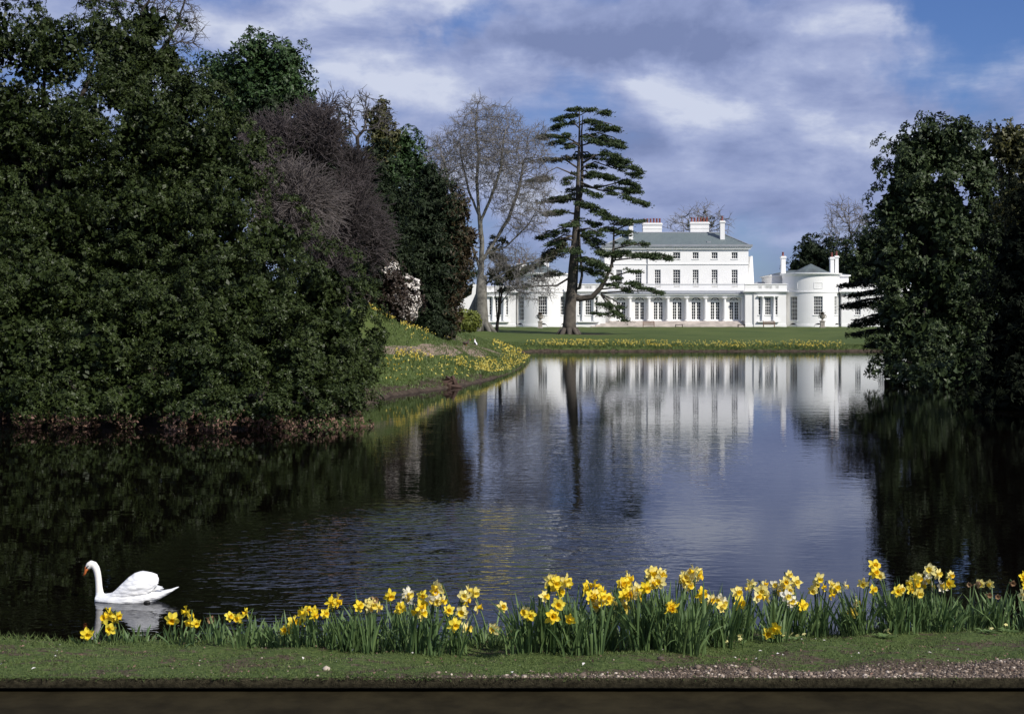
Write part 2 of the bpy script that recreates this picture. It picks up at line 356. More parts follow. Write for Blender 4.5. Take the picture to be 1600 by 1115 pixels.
def leaf_arrays(c, a, nrmv, L, Wd):
    """one folded diamond for each leaf: base c, long axis a, upper side nrmv"""
    n = len(c); s = nrm(np.cross(a, nrmv)); up = np.cross(s, a)
    L = np.broadcast_to(np.asarray(L), (n,))[:, None]; Wd = np.broadcast_to(np.asarray(Wd), (n,))[:, None]
    v = np.empty((n, 4, 3)); v[:, 0] = c; v[:, 2] = c + a * L - up * L * 0.12
    v[:, 1] = c + a * L * 0.5 + s * Wd * 0.5 + up * Wd * 0.2; v[:, 3] = c + a * L * 0.5 - s * Wd * 0.5 + up * Wd * 0.2
    f = np.arange(n * 4).reshape(n, 4)
    return v.reshape(-1, 3), f
def segs_mesh(name, p0, p1, r0, r1, mat, parent, sides=3):
    p0 = np.asarray(p0, float); p1 = np.asarray(p1, float); n = len(p0)
    r0 = np.broadcast_to(np.asarray(r0, float), (n,)); r1 = np.broadcast_to(np.asarray(r1, float), (n,))
    a = nrm(p1 - p0); s, u = perp(a)
    v = np.empty((n, 2 * sides, 3))
    for i in range(sides):
        t = 2 * math.pi * i / sides; d = s * math.cos(t) + u * math.sin(t)
        v[:, i] = p0 + d * r0[:, None]; v[:, sides + i] = p1 + d * r1[:, None]
    f = np.array([[i, (i + 1) % sides, sides + (i + 1) % sides, sides + i] for i in range(sides)])
    faces = (np.arange(n)[:, None, None] * 2 * sides + f[None]).reshape(-1, 4)
    return link(name, mesh_np(name, v.reshape(-1, 3), faces, mat, smooth=sides > 4), parent)
def tube(bm, pts, rad, sides=10, wob=0.0):
    """one continuous tapered tube along a polyline"""
    rings = []; pts = [Vector(p) for p in pts]
    for i, p in enumerate(pts):
        d = (pts[min(i + 1, len(pts) - 1)] - pts[max(i - 1, 0)]).normalized()
        h = Vector((0, 0, 1)) if abs(d.z) < 0.9 else Vector((0, 1, 0))
        s = d.cross(h).normalized(); u = s.cross(d)
        rings.append([bm.verts.new(p + (s * math.cos(2 * math.pi * j / sides) + u * math.sin(2 * math.pi * j / sides)) * rad[i] * (1 + random.uniform(-wob, wob))) for j in range(sides)])
    for a, b_ in zip(rings, rings[1:]):
        for j in range(sides): bm.faces.new((a[j], a[(j + 1) % sides], b_[(j + 1) % sides], b_[j]))
    bm.faces.new(rings[0][::-1]); bm.faces.new(rings[-1])

# ------------------------------------------------------------------ the lie of the land
def wl(px, py):
    d = CAMZ * F / (py - HOR); return ((px - 800) / F * d, d)
LAKE = [(-60, 10.2), (60, 10.2), (48, 25), (33, 42), (28, 58), (25.5, 70), (24.2, 80), (26, 95), (33, 120), (44, 145), (54, 166),
        (30, 165), (15, 164), (2.5, 164), (-2.5, 150), (0.2, 139), wl(826, 560), wl(824, 566), wl(812, 576), wl(795, 584), wl(765, 593), wl(735, 600),
        wl(700, 606), wl(650, 613), wl(610, 619), wl(585, 630), (-7.4, 56), (-8.2, 53.5), (-9.5, 52.2), (-12.5, 51.6), (-17, 51.8), (-24, 50), (-40, 34), (-60, 20)]
LK = np.array(LAKE)
def lake_sd(x, y):
    """distance to the shore, positive on land"""
    x = np.asarray(x, float); y = np.asarray(y, float); d = np.full(x.shape, 1e9); ins = np.zeros(x.shape, bool)
    for i in range(len(LK)):
        x0, y0 = LK[i]; x1, y1 = LK[(i + 1) % len(LK)]; ex, ey = x1 - x0, y1 - y0
        t = np.clip(((x - x0) * ex + (y - y0) * ey) / (ex * ex + ey * ey), 0, 1)
        d = np.minimum(d, np.hypot(x - x0 - t * ex, y - y0 - t * ey))
        if y0 != y1:
            c = ((y0 > y) != (y1 > y)) & (x < (x1 - x0) * (y - y0) / (y1 - y0) + x0); ins ^= c
    return np.where(ins, -d, d)
CP = []
for px, py, d in ((585, 547, 73), (650, 549, 80), (700, 548, 88), (775, 549, 107), (578, 483, 86), (620, 505, 92), (660, 518, 98), (700, 532, 106),
                  (600, 585, 70), (700, 575, 81), (770, 572, 98), (800, 560, 112), (740, 546, 122), (725, 518, 150), (750, 517, 185), (890, 522, 200), (700, 528, 125), (780, 553, 125)):
    p = at(px, py, d); CP.append((p.x, p.y, p.z))
for x in (-25, 0, 25, 50, 80): CP += [(x, 172, 0.75), (x, 205, 1.75), (x, 238, 2.60), (x, 275, 2.75)]
CP += [(-25, 80, 5), (-42, 70, 5), (-32, 58, 3.2), (-20, 53, 1.2), (-11, 53, 1.1), (-12, 68, 3.6), (-16, 100, 5), (-11, 118, 3.6), (-14, 150, 3), (-30, 130, 4), (26, 75, 0.9), (35, 60, 1.2), (45, 90, 1.6), (60, 120, 1.8), (70, 200, 2.1), (70, 40, 1.5), (90, 90, 2), (-70, 40, 3)]
CP = np.array(CP)
_dm = np.linalg.norm(CP[:, None, :2] - CP[None, :, :2], axis=2)
_A = np.block([[_dm + 0.0 * np.eye(len(CP)), np.ones((len(CP), 1))], [np.ones((1, len(CP))), np.zeros((1, 1))]])
_w = np.linalg.solve(_A, np.append(CP[:, 2], 0.0))
def land(x, y):
    x = np.asarray(x, float); y = np.asarray(y, float)
    h = np.full(x.shape, _w[-1])
    for i in range(len(CP)): h = h + _w[i] * np.hypot(x - CP[i, 0], y - CP[i, 1])
    far = np.clip(np.maximum((np.abs(x) - 90) / 60, (y - 280) / 60), 0, 1)
    h = np.clip(h, 0.35, 6.0) * (1 - far) + 3.0 * far
    sd_ = lake_sd(x, y)
    wdt = np.where(y > 158, 5.0, 4.2)
    t = np.clip(sd_ / wdt, 0, 1); lip = np.clip(sd_ / 0.5, 0, 1)
    up = 0.22 * lip + np.maximum(h - 0.22, 0.05) * (1 - (1 - t) ** 1.6)
    up = up + 0.035 * np.sin(x * 1.9 + y * 0.7) * np.sin(y * 1.3 - x * 0.4) * t
    return np.where(sd_ > 0, up, np.maximum(sd_ * 0.6, -0.9) - 0.02)
def landz(x, y): return float(land(np.array([x]), np.array([y]))[0])
def ground_hit(px, py, d0=55.0, d1=240.0):
    """where sight lines meet the land"""
    px = np.asarray(px, float); py = np.asarray(py, float); hit = np.full(px.shape, np.nan)
    for d in np.arange(d0, d1, 0.5):
        z = CAMZ - (py - HOR) / F * d; hz = land((px - 800) / F * d, np.full(px.shape, d))
        mk = np.isnan(hit) & (z <= hz) & (hz > 0.02); hit[mk] = d
    ok = ~np.isnan(hit); d = hit[ok]; x = (px[ok] - 800) / F * d
    return np.stack([x, d, land(x, d)], 1)
def axis(a, b, s, ends):
    c = list(np.arange(a, b + s * 0.5, s)); st = s; lo, hi = c[0], c[-1]
    while hi < ends[1]: st *= 1.35; hi += st; c.append(hi)
    st = s
    while lo > ends[0]: st *= 1.35; lo = max(lo - st, ends[0]); c.insert(0, lo)
    return np.array(c)
gx = axis(-26, 60, 0.6, (-2500, 2500)); gy = axis(9.2, 200, 0.6, (9.2, 3500))
GX, GY = np.meshgrid(gx, gy); GZ = land(GX, GY); SD = lake_sd(GX, GY)
nx, ny = len(gx), len(gy)
idx = np.arange(nx * ny).reshape(ny, nx)
fc = np.stack([idx[:-1, :-1], idx[:-1, 1:], idx[1:, 1:], idx[1:, :-1]], -1).reshape(-1, 4)
CED = at(890, 522, 200)
soil = np.clip(1.15 - SD / np.where(GY > 150, 0.7, 1.3), 0, 1)
soil = np.maximum(soil, np.clip(1.25 - np.hypot((GX - CED.x - 1.5) / 6.0, (GY - CED.y) / 5.0), 0, 1))
soil = np.maximum(soil, np.clip(1.2 - np.hypot((GX + 12) / 8.0, (GY - 54) / 5.0), 0, 1))
tag(link('ground', mesh_np('ground', np.stack([GX, GY, GZ], -1).reshape(-1, 3), fc, 'lawn', smooth=True, attrs={'soil': soil.ravel()})), kind='structure')
bm = bmesh.new()
vs = [bm.verts.new(p) for p in ((-75, 9.3, 0), (75, 9.3, 0), (75, 172, 0), (-75, 172, 0))]; bm.faces.new(vs)
tag(bm_obj('lake_water', bm, 'lake_water'), kind='structure')

def strip(name, ctr, wid, mat, lift=0.035):
    """a path laid over the land along a line of (x, y)"""
    pts = []
    for (a, b_) in zip(ctr, ctr[1:]):
        nseg = max(2, int(math.hypot(b_[0] - a[0], b_[1] - a[1]) / 0.4))
        pts += [(a[0] + (b_[0] - a[0]) * i / nseg, a[1] + (b_[1] - a[1]) * i / nseg) for i in range(nseg)]
    pts.append(ctr[-1]); pts = np.array(pts); ker = np.ones(13) / 13
    pad = np.pad(pts, ((6, 6), (0, 0)), 'edge'); pts = np.stack([np.convolve(pad[:, i], ker, 'valid') for i in (0, 1)], 1)
    d = np.gradient(pts, axis=0); d /= np.linalg.norm(d, axis=1, keepdims=True); nn = np.stack([-d[:, 1], d[:, 0]], 1)
    K = 7; jit = np.interp(pts[:, 0] / pts[:, 1] * F + 800, [580, 660, 720, 760], [.45, .5, 1.0, 1.5]) + 0.12 * np.sin(np.arange(len(pts)) * 0.11)
    V = np.stack([pts + nn * (wid * (i / (K - 1) - 0.5)) * jit[:, None] for i in range(K)], 1)
    z = land(V[..., 0], V[..., 1]) + lift; z[:, 0] -= lift * 2.5; z[:, -1] -= lift * 2.5
    ii = np.arange(V.shape[0] * K).reshape(-1, K)
    ff = np.stack([ii[:-1, :-1], ii[:-1, 1:], ii[1:, 1:], ii[1:, :-1]], -1).reshape(-1, 4)
    return tag(link(name, mesh_np(name, np.concatenate([V, z[..., None]], -1).reshape(-1, 3), ff, mat, smooth=True)), kind='structure')
def xy(px, d): return ((px - 800) / F * d, d)
_pp = ground_hit([560, 590, 620, 650, 680, 700, 720, 740, 757, 768], [548, 548.5, 549, 549, 548.5, 548, 547.5, 547.5, 547.5, 547])
strip('path', [tuple(q_[:2]) for q_ in _pp] + [xy(770, 113), xy(757, 119), xy(728, 127), xy(695, 140), xy(640, 160)], 1.9, 'path_gravel')

# ------------------------------------------------------------------ near bank (daffodil bank), added border strip
def crest(x): return 6.85 + 0.65 * np.clip((x - 0.4) / 1.0, 0, 1) + 0.05 * np.sin(x * 3.1)
EDGE = 5.31
def bankz(x, y):
    x = np.asarray(x, float); y = np.asarray(y, float)
    z = 2.15 - (y - EDGE) * 0.137
    z = z + 0.012 * np.sin(x * 5 + y * 3) * np.clip((y - EDGE) * 3, 0, 1) + 0.010 * np.sin(x * 11.3 - y * 7) * np.clip((y - EDGE) * 3, 0, 1)
    return z - np.clip(y - crest(x), 0, 9) ** 1.25 * 0.62
def gravel_mask(x, y):
    wv = np.interp(x, [-0.9, 0.1, 0.6, 1.2, 1.9, 2.6], [-0.15, 0.10, 0.24, 0.36, 0.52, 0.60])
    return np.clip((EDGE + wv - y) / 0.16 * 0.5 + 0.5, 0, 1)
bx = axis(-3.6, 3.6, 0.03, (-60, 60)); by = np.concatenate([np.linspace(EDGE, 7.7, 78), np.linspace(7.9, 12.5, 16)])
BX, BY = np.meshgrid(bx, by); BZ = bankz(BX, BY); BZ = np.maximum(BZ, -0.4)
nx, ny = len(bx), len(by); idx = np.arange(nx * ny).reshape(ny, nx)
fc = np.stack([idx[:-1, :-1], idx[:-1, 1:], idx[1:, 1:], idx[1:, :-1]], -1).reshape(-1, 4)
tag(link('near_bank', mesh_np('near_bank', np.stack([BX, BY, BZ], -1).reshape(-1, 3), fc, 'near_turf', smooth=True, attrs={'gravel': gravel_mask(BX, BY).ravel()})), kind='structure')
# added edge above the border strip: lip, then undercut shaped for shade
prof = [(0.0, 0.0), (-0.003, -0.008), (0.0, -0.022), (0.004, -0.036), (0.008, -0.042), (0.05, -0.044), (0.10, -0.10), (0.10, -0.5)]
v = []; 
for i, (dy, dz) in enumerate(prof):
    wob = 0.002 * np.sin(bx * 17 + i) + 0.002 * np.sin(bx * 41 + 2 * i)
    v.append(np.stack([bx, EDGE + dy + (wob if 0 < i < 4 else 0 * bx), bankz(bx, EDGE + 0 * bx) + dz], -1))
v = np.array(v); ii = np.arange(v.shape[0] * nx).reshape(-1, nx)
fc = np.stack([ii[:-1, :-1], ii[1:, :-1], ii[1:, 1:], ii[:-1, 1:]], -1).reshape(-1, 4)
tag(link('added_edge', mesh_np('added_edge', v.reshape(-1, 3), fc, 'shaded_earth', smooth=True)), kind='structure')
bm = bmesh.new(); vs = [bm.verts.new(p) for p in ((-60, 4.3, 2.094), (60, 4.3, 2.094), (60, 5.44, 2.094), (-60, 5.44, 2.094))]; bm.faces.new(vs)
tag(bm_obj('border_strip', bm, 'border_brown'), kind='structure')  # added ditch surface standing in for the dark border strip
bm = bmesh.new(); box(bm, -60, 60, -40, 4.4, 1.2, 2.18)
tag(bm_obj('viewpoint_ground', bm, 'near_turf'), kind='structure')

# ------------------------------------------------------------------ house
HY = 240.0
HZ = at(800, 510, HY).z
house = empty('country_house', (at(1057, 510, HY).x, HY + 6, HZ), 'white stuccoed country house with arched colonnade, slate roof and round bows beyond the lake', 'house')
def wx(px, Yd=HY): return (px - 800) / F * Yd
def wz(py, Yd=HY): return CAMZ - (py - HOR) / F * Yd
def flat(Yp): return lambda u, z, n: (u, Yp - n, z)
def curved(cx, cy, Rr): return lambda u, z, n: (cx + (Rr + n) * math.sin(u / Rr), cy - (Rr + n) * math.cos(u / Rr), z)
def quad(bm, mp_, pts): bm.faces.new([bm.verts.new(mp_(*p)) for p in pts])
def cuts(a, b, extra, step):
    s = sorted({round(q, 5) for q in [a, b] + list(extra) if a - 1e-6 <= q <= b + 1e-6}); o_ = [s[0]]
    for q in s[1:]:
        if step:
            k_ = max(1, math.ceil((q - o_[-1]) / step)); st = (q - o_[-1]) / k_; st0 = o_[-1]
            o_ += [st0 + st * (i + 1) for i in range(k_)]
        else: o_.append(q)
    return o_
def wall(bm, mp_, u0, u1, z0, z1, ops=(), reveal=0.28, step=None):
    us = cuts(u0, u1, [q for o_ in ops for q in o_[:2]], step); zs = cuts(z0, z1, [q for o_ in ops for q in o_[2:4]], None)
    for a, b_ in zip(us, us[1:]):
        for c, d in zip(zs, zs[1:]):
            mu, mz = (a + b_) / 2, (c + d) / 2
            if any(o_[0] < mu < o_[1] and o_[2] < mz < o_[3] for o_ in ops): continue
            quad(bm, mp_, ((a, c, 0), (b_, c, 0), (b_, d, 0), (a, d, 0)))
    for a, b_, c, d in [o_[:4] for o_ in ops]:
        r = -reveal
        quad(bm, mp_, ((a, c, 0), (a, d, 0), (a, d, r), (a, c, r))); quad(bm, mp_, ((b_, c, r), (b_, d, r), (b_, d, 0), (b_, c, 0)))
        ss = cuts(a, b_, [], step)
        for e_, f_ in zip(ss, ss[1:]):
            quad(bm, mp_, ((e_, c, 0), (e_, c, r), (f_, c, r), (f_, c, 0))); quad(bm, mp_, ((e_, d, r), (e_, d, 0), (f_, d, 0), (f_, d, r)))
def mbox(bm, mp_, u0, u1, z0, z1, n0, n1, step=None):
    us = cuts(u0, u1, [], step)
    for a, b_ in zip(us, us[1:]):
        for zz in (z0, z1): quad(bm, mp_, ((a, zz, n0), (b_, zz, n0), (b_, zz, n1), (a, zz, n1)))
        for nn in (n0, n1): quad(bm, mp_, ((a, z0, nn), (b_, z0, nn), (b_, z1, nn), (a, z1, nn)))
    for uu in (u0, u1): quad(bm, mp_, ((uu, z0, n0), (uu, z1, n0), (uu, z1, n1), (uu, z0, n1)))
def window(mp_, u0, u1, z0, z1, cols, rows, n=-0.2, bar=0.05, blind=0.0, arch=False, step=None, cname='window'):
    bm = bmesh.new(); fw = 0.07
    if not arch:
        mbox(bm, mp_, u0, u1, z0, z0 + fw, n - .05, n + .05, step); mbox(bm, mp_, u0, u1, z1 - fw, z1, n - .05, n + .05, step)
        mbox(bm, mp_, u0, u0 + fw, z0 + fw, z1 - fw, n - .05, n + .05); mbox(bm, mp_, u1 - fw, u1, z0 + fw, z1 - fw, n - .05, n + .05)
        mbox(bm, mp_, u0 - 0.1, u1 + 0.1, z0 - 0.12, z0 - 0.004, -0.1, 0.1, step)          # sill
        if rows > 2: zm = (z0 + z1) / 2; mbox(bm, mp_, u0 + fw, u1 - fw, zm - .045, zm + .045, n - .04, n + .04, step)
        for i in range(1, cols): uu = u0 + (u1 - u0) * i / cols; mbox(bm, mp_, uu - bar / 2, uu + bar / 2, z0 + fw, z1 - fw, n - .02, n + .025)
        for j in range(1, rows):
            if rows > 2 and j * 2 == rows: continue
            zz = z0 + (z1 - z0) * j / rows; mbox(bm, mp_, u0 + fw, u1 - fw, zz - bar / 2, zz + bar / 2, n - .018, n + .022, step)
    else:
        sp_ = z1 - (u1 - u0) / 2 * 0.92; um = (u0 + u1) / 2; rr = (u1 - u0) / 2; K = 14
        mbox(bm, mp_, u0, u0 + .07, z0, sp_ - .15, n - .05, n + .05); mbox(bm, mp_, u1 - .07, u1, z0, sp_ - .15, n - .05, n + .05)
        mbox(bm, mp_, um - .14, um + .14, z0, sp_ - .15, n - .05, n + .05); mbox(bm, mp_, u0, u1, sp_ - .15, sp_ + .16, n - .05, n + .06)
        for sgn in (-1, 1):
            a = um + sgn * .14; b_ = um + sgn * (rr - .07); mm_ = (a + b_) / 2; mbox(bm, mp_, mm_ - bar / 2, mm_ + bar / 2, z0, sp_ - .15, n - .02, n + .025)
            lo_, hi_ = min(a, b_), max(a, b_)
            for j in range(1, 6): zz = z0 + .12 + (sp_ - .27 - z0) * j / 6; mbox(bm, mp_, lo_, hi_, zz - bar / 2, zz + bar / 2, n - .018, n + .022)
            mbox(bm, mp_, lo_, hi_, z0, z0 + .14, n - .045, n + .045)
        for j in range(K):                                                               # plaster round the arch and the fan bars
            a0, a1 = math.pi * j / K, math.pi * (j + 1) / K
            p0 = (um + rr * math.cos(a0), sp_ + rr * .92 * math.sin(a0)); p1 = (um + rr * math.cos(a1), sp_ + rr * .92 * math.sin(a1))
            quad(bm, mp_, ((p0[0], p0[1], -.002), (p1[0], p1[1], -.002), (p1[0], z1 + .001, -.002), (p0[0], z1 + .001, -.002)))
            quad(bm, mp_, ((p0[0], p0[1], -.002), (p1[0], p1[1], -.002), (p1[0], p1[1], -.3), (p0[0], p0[1], -.3)))
        for j in range(1, 6):
            a0 = math.pi * j / 6; ca, sa = math.cos(a0), math.sin(a0); q = bar * .75
            pts = [(um + .2 * ca - q * sa, sp_ + .16 + .1 * sa + q * ca), (um + .2 * ca + q * sa, sp_ + .16 + .1 * sa - q * ca), (um + rr * ca + q * sa, sp_ + rr * .92 * sa - q * ca), (um + rr * ca - q * sa, sp_ + rr * .92 * sa + q * ca)]
            quad(bm, mp_, [(p[0], p[1], n + .03) for p in pts])
        for j in range(8):
            a0, a1 = math.pi * j / 8, math.pi * (j + 1) / 8
            quad(bm, mp_, [(um + f_ * rr * math.cos(t), sp_ + f_ * rr * .92 * math.sin(t), n + .034) for f_, t in ((.55, a0), (.64, a0), (.64, a1), (.55, a1))])
    w = bm_obj(cname, bm, 'white_paint', house)
    bm = bmesh.new(); ss = cuts(u0, u1, [], step)
    for a, b_ in zip(ss, ss[1:]): quad(bm, mp_, ((a, z0, n - .06), (b_, z0, n - .06), (b_, z1, n - .06), (a, z1, n - .06)))
    p = bm_obj('pane', bm, 'glass'); p.parent = w
    if blind:
        bm = bmesh.new(); bw = (u1 - u0) * blind
        um = (u0 + u1) / 2
        mbox(bm, mp_, um - bw / 2, um + bw / 2, z0 + .1, z0 + 1.1, n - .058, n - .05)
        q = bm_obj('blind', bm, 'curtain'); q.parent = w
    return w
def part(name, bm, mat, smooth=False, parent=None):
    o_ = bm_obj(name, bm, mat, None, smooth); o_.parent = parent or house; o_.matrix_parent_inverse = Matrix.Translation(-house.location) if parent is None else Matrix(); return o_

# --- main block
YM = 244.0; fm = flat(YM); yb = YM + 13
mx0, mx1 = wx(944.7, YM), wx(1169.5, YM); ze = wz(389.3, YM)
ops, wins = [], []
for i, pc in enumerate((967.3, 997.5, 1027.6, 1057.2, 1086.8, 1116.5, 1147.8)):
    hw = 5.7 if i == 3 else 4.8
    a, b_ = wx(pc - hw, YM), wx(pc + hw, YM)
    ops.append((a, b_, wz(404.2, YM), wz(394, YM))); wins.append((ops[-1], 3, 2, 0))
    ops.append((a, b_, wz(446, YM), wz(421.3, YM))); wins.append((ops[-1], 3, 6, .5 if i in (4, 5) else 0))
bm = bmesh.new(); wall(bm, fm, mx0, mx1, HZ - .3, ze, ops)
wall(bm, lambda u, z, n: (mx0 + n, YM + u, z), 0, 13, HZ - .3, ze); wall(bm, lambda u, z, n: (mx1 + n, YM + u, z), 0, 13, HZ - .3, ze); wall(bm, flat(yb), mx0, mx1, HZ - .3, ze)
mbox(bm, fm, mx0 - .05, mx1 + .05, wz(413.2, YM), wz(411.6, YM), .003, .12)                  # string course
part('main_wall', bm, 'white_stucco')
for o_, c_, r_, bl in wins: window(fm, *o_, c_, r_, blind=bl)
bm = bmesh.new(); box(bm, mx0 - .35, mx1 + .35, YM - .35, yb + .35, ze, ze + .3); box(bm, mx0 - .55, mx1 + .55, YM - .55, yb + .55, ze + .3, ze + .48)
part('cornice', bm, 'white_paint')
bm = bmesh.new(); uvl = bm.loops.layers.uv.new('UVMap')
rz0, rz1 = ze + .482, wz(363.5, YM + 5); rx0, rx1 = mx0 + 5.2, mx1 - 4.2
E = [(mx0 - .5, YM - .5, rz0), (mx1 + .5, YM - .5, rz0), (mx1 + .5, yb + .5, rz0), (mx0 - .5, yb + .5, rz0)]
T = [(rx0, YM + 5, rz1), (rx1, YM + 5, rz1), (rx1, yb - 5, rz1), (rx0, yb - 5, rz1)]
for i in range(4):
    f_ = bm.faces.new([bm.verts.new(p) for p in (E[i], E[(i + 1) % 4], T[(i + 1) % 4], T[i])])
    for lp in f_.loops: lp[uvl].uv = ((lp.vert.co.x, lp.vert.co.z * 1.8) if i % 2 == 0 else (lp.vert.co.y, lp.vert.co.z * 1.8))
bm.faces.new([bm.verts.new(p) for p in T])
roof = part('roof', bm, 'slate')
bm = bmesh.new()
for i in range(4): tube(bm, [Vector(E[i]) + Vector((0, 0, .03)), Vector(T[i]) + Vector((0, 0, .05))], [.12, .12], 6)
tube(bm, [T[0], T[1]], [.13, .13], 6)
box(bm, mx0 - .62, mx1 + .62, YM - .66, YM - .5, rz0 - .05, rz0 + .3)
part('ridge_lead', bm, 'lead', parent=roof)
bm = bmesh.new(); p = at(1106.7, 380, YM + 1.7); box(bm, p.x - .35, p.x + .35, YM + .9, YM + 1.6, p.z - .25, p.z + .3)
part('skylight', bm, 'lead', parent=roof)
def chimney(x0, x1, y0, y1, z0, z1, pots, ph, parent=house):
    bm = bmesh.new(); box(bm, x0, x1, y0, y1, z0, z1 - .35); box(bm, x0 - .12, x1 + .12, y0 - .12, y1 + .12, z1 - .35, z1 - .12); box(bm, x0 - .04, x1 + .04, y0 - .04, y1 + .04, z1 - .12, z1)
    if x1 - x0 > 2: box(bm, x0 - .05, x1 + .05, y0 - .05, y1 + .05, (z0 + z1) / 2 - .08, (z0 + z1) / 2 + .08)
    c = part('chimney', bm, 'white_stucco')
    for i in range(pots):
        cx = x0 + (x1 - x0) * (i + .5) / pots + random.uniform(-.04, .04); bm = bmesh.new(); h = ph * random.uniform(.92, 1.06)
        lathe(bm, [(.20, 0), (.22, .05), (.17, .12), (.155, h - .14), (.19, h - .1), (.19, h), (.12, h), (.12, h - .05)], 10, (cx, (y0 + y1) / 2, z1))
        part('chimney_pot', bm, 'terracotta', True, c)
YC = YM + 6
for (a, b_, t, bt, n_, ph) in ((1004, 1033.6, 348.6, 366, 6, .8), (1078, 1107, 347.2, 366, 6, .82)): chimney(wx(a, YC), wx(b_, YC), YC - .7, YC + .7, wz(bt, YC), wz(t, YC), n_, ph)
for (a, b_, t, bt, yy) in ((982.4, 989, 347.8, 376, YM + 2.6), (1125, 1132, 345, 376, YM + 2.6)): chimney(wx(a, yy), wx(b_, yy), yy - .4, yy + .4, wz(bt, yy), wz(t, yy), 1, .75)
# parapet in front of the first-floor windows
YP = YM - .75; fp = flat(YP); bm = bmesh.new()
ops = [(wx(pc - 4.6, YP), wx(pc + 4.6, YP), wz(449.3, YP), wz(445.2, YP)) for pc in (967.3, 997.5, 1027.6, 1057.2, 1086.8, 1116.5, 1147.8)]
wall(bm, fp, mx0 + .1, mx1 - .1, wz(456, YP), wz(444.6, YP), ops, .2); mbox(bm, fp, mx0, mx1 - .05, wz(444.6, YP), wz(443.6, YP), -.3, .08)
for o_ in ops:
    for i in range(6): uu = o_[0] + (o_[1] - o_[0]) * (i + .5) / 6; mbox(bm, fp, uu - .045, uu + .045, o_[2], o_[3], -.13, -.05)
part('parapet', bm, 'white_stucco')
bm = bmesh.new(); mbox(bm, fp, mx0, mx1, wz(443.55, YP), wz(443.2, YP), 0, .05)
for i in range(29): uu = mx0 + (mx1 - mx0) * i / 28; mbox(bm, fp, uu - .02, uu + .02, wz(443.6, YP), wz(442.9, YP), .01, .04)
part('railing', bm, 'pipe')
# --- colonnade
YW = 240.55; fw_ = flat(YW); cx0, cx1 = wx(945, HY), wx(1166, HY); zt = wz(464.5, HY); zs = wz(501.4, HY)
FR = [940 + q / 5.308 for q in (160, 315, 470, 627, 785, 942, 1098)]
ops = [(wx(pc - 7.3, YW), wx(pc + 7.3, YW), wz(499.9, YW), wz(464.0, YW)) for pc in FR]
bm = bmesh.new(); wall(bm, fw_, cx0 - .5, cx1 + .5, HZ - .2, wz(459.5, YW), ops, .3); part('colonnade_wall', bm, 'white_stucco')
for o_ in ops: window(fw_, *o_, 4, 6, n=-.22, arch=True, cname='french_window')
bm = bmesh.new(); mbox(bm, flat(HY), cx0 - .3, cx1 + .2, zt, zt + .32, -1.2, .12); mbox(bm, flat(HY), cx0 - .35, cx1 + .2, zt + .32, zt + .40, -1.2, .2); mbox(bm, flat(HY), cx0 - .3, cx1 + .2, zt + .40, zt + .56, -1.2, .42)
part('entablature', bm, 'white_paint')
bm = bmesh.new()
ya, yc_, za, zc = HY - .5, YP + .02, zt + .562, wz(453.6, YP)
for a, b_ in ((cx0 - .3, cx1 + .2),):
    P8 = [(a, ya, za), (b_, ya, za), (b_, yc_, za), (a, yc_, za), (a, ya, za + .12), (b_, ya, za + .12), (b_, yc_, zc), (a, yc_, zc)]
    vs = [bm.verts.new(p) for p in P8]
    for f_ in ((0, 3, 2, 1), (4, 5, 6, 7), (0, 1, 5, 4), (2, 3, 7, 6), (0, 4, 7, 3), (1, 2, 6, 5)): bm.faces.new([vs[i] for i in f_])
part('colonnade_roof', bm, 'lead')
for q in (940 + 80 / 5.308, *[940 + t / 5.308 for t in (235, 392, 549, 705, 862, 1020)], 940 + 1172 / 5.308):
    bm = bmesh.new(); hcol = zt - zs
    lathe(bm, [(.40, 0), (.40, .14), (.34, .2), (.30, .3), (.295, hcol * .4), (.255, hcol - .35), (.29, hcol - .33), (.29, hcol - .27), (.26, hcol - .25), (.34, hcol - .16), (.34, hcol - .1)], 16, (wx(q), HY, zs))
    box(bm, wx(q) - .38, wx(q) + .38, HY - .38, HY + .38, zt - .1, zt)
    part('column', bm, 'white_stucco', False)
bm = bmesh.new()
for i in range(5):
    zz = HZ - .1 + (zs - HZ + .1) * (i + 1) / 5; e_ = (4 - i) * .36
    box(bm, wx(952) - e_ * 2.2, wx(1160) - .2 * i, HY - .7 - e_, YW, HZ - .3 + (0 if i == 0 else (zs - HZ + .1) * i / 5 + .2), zz)
part('terrace_steps', bm, 'step_stone')
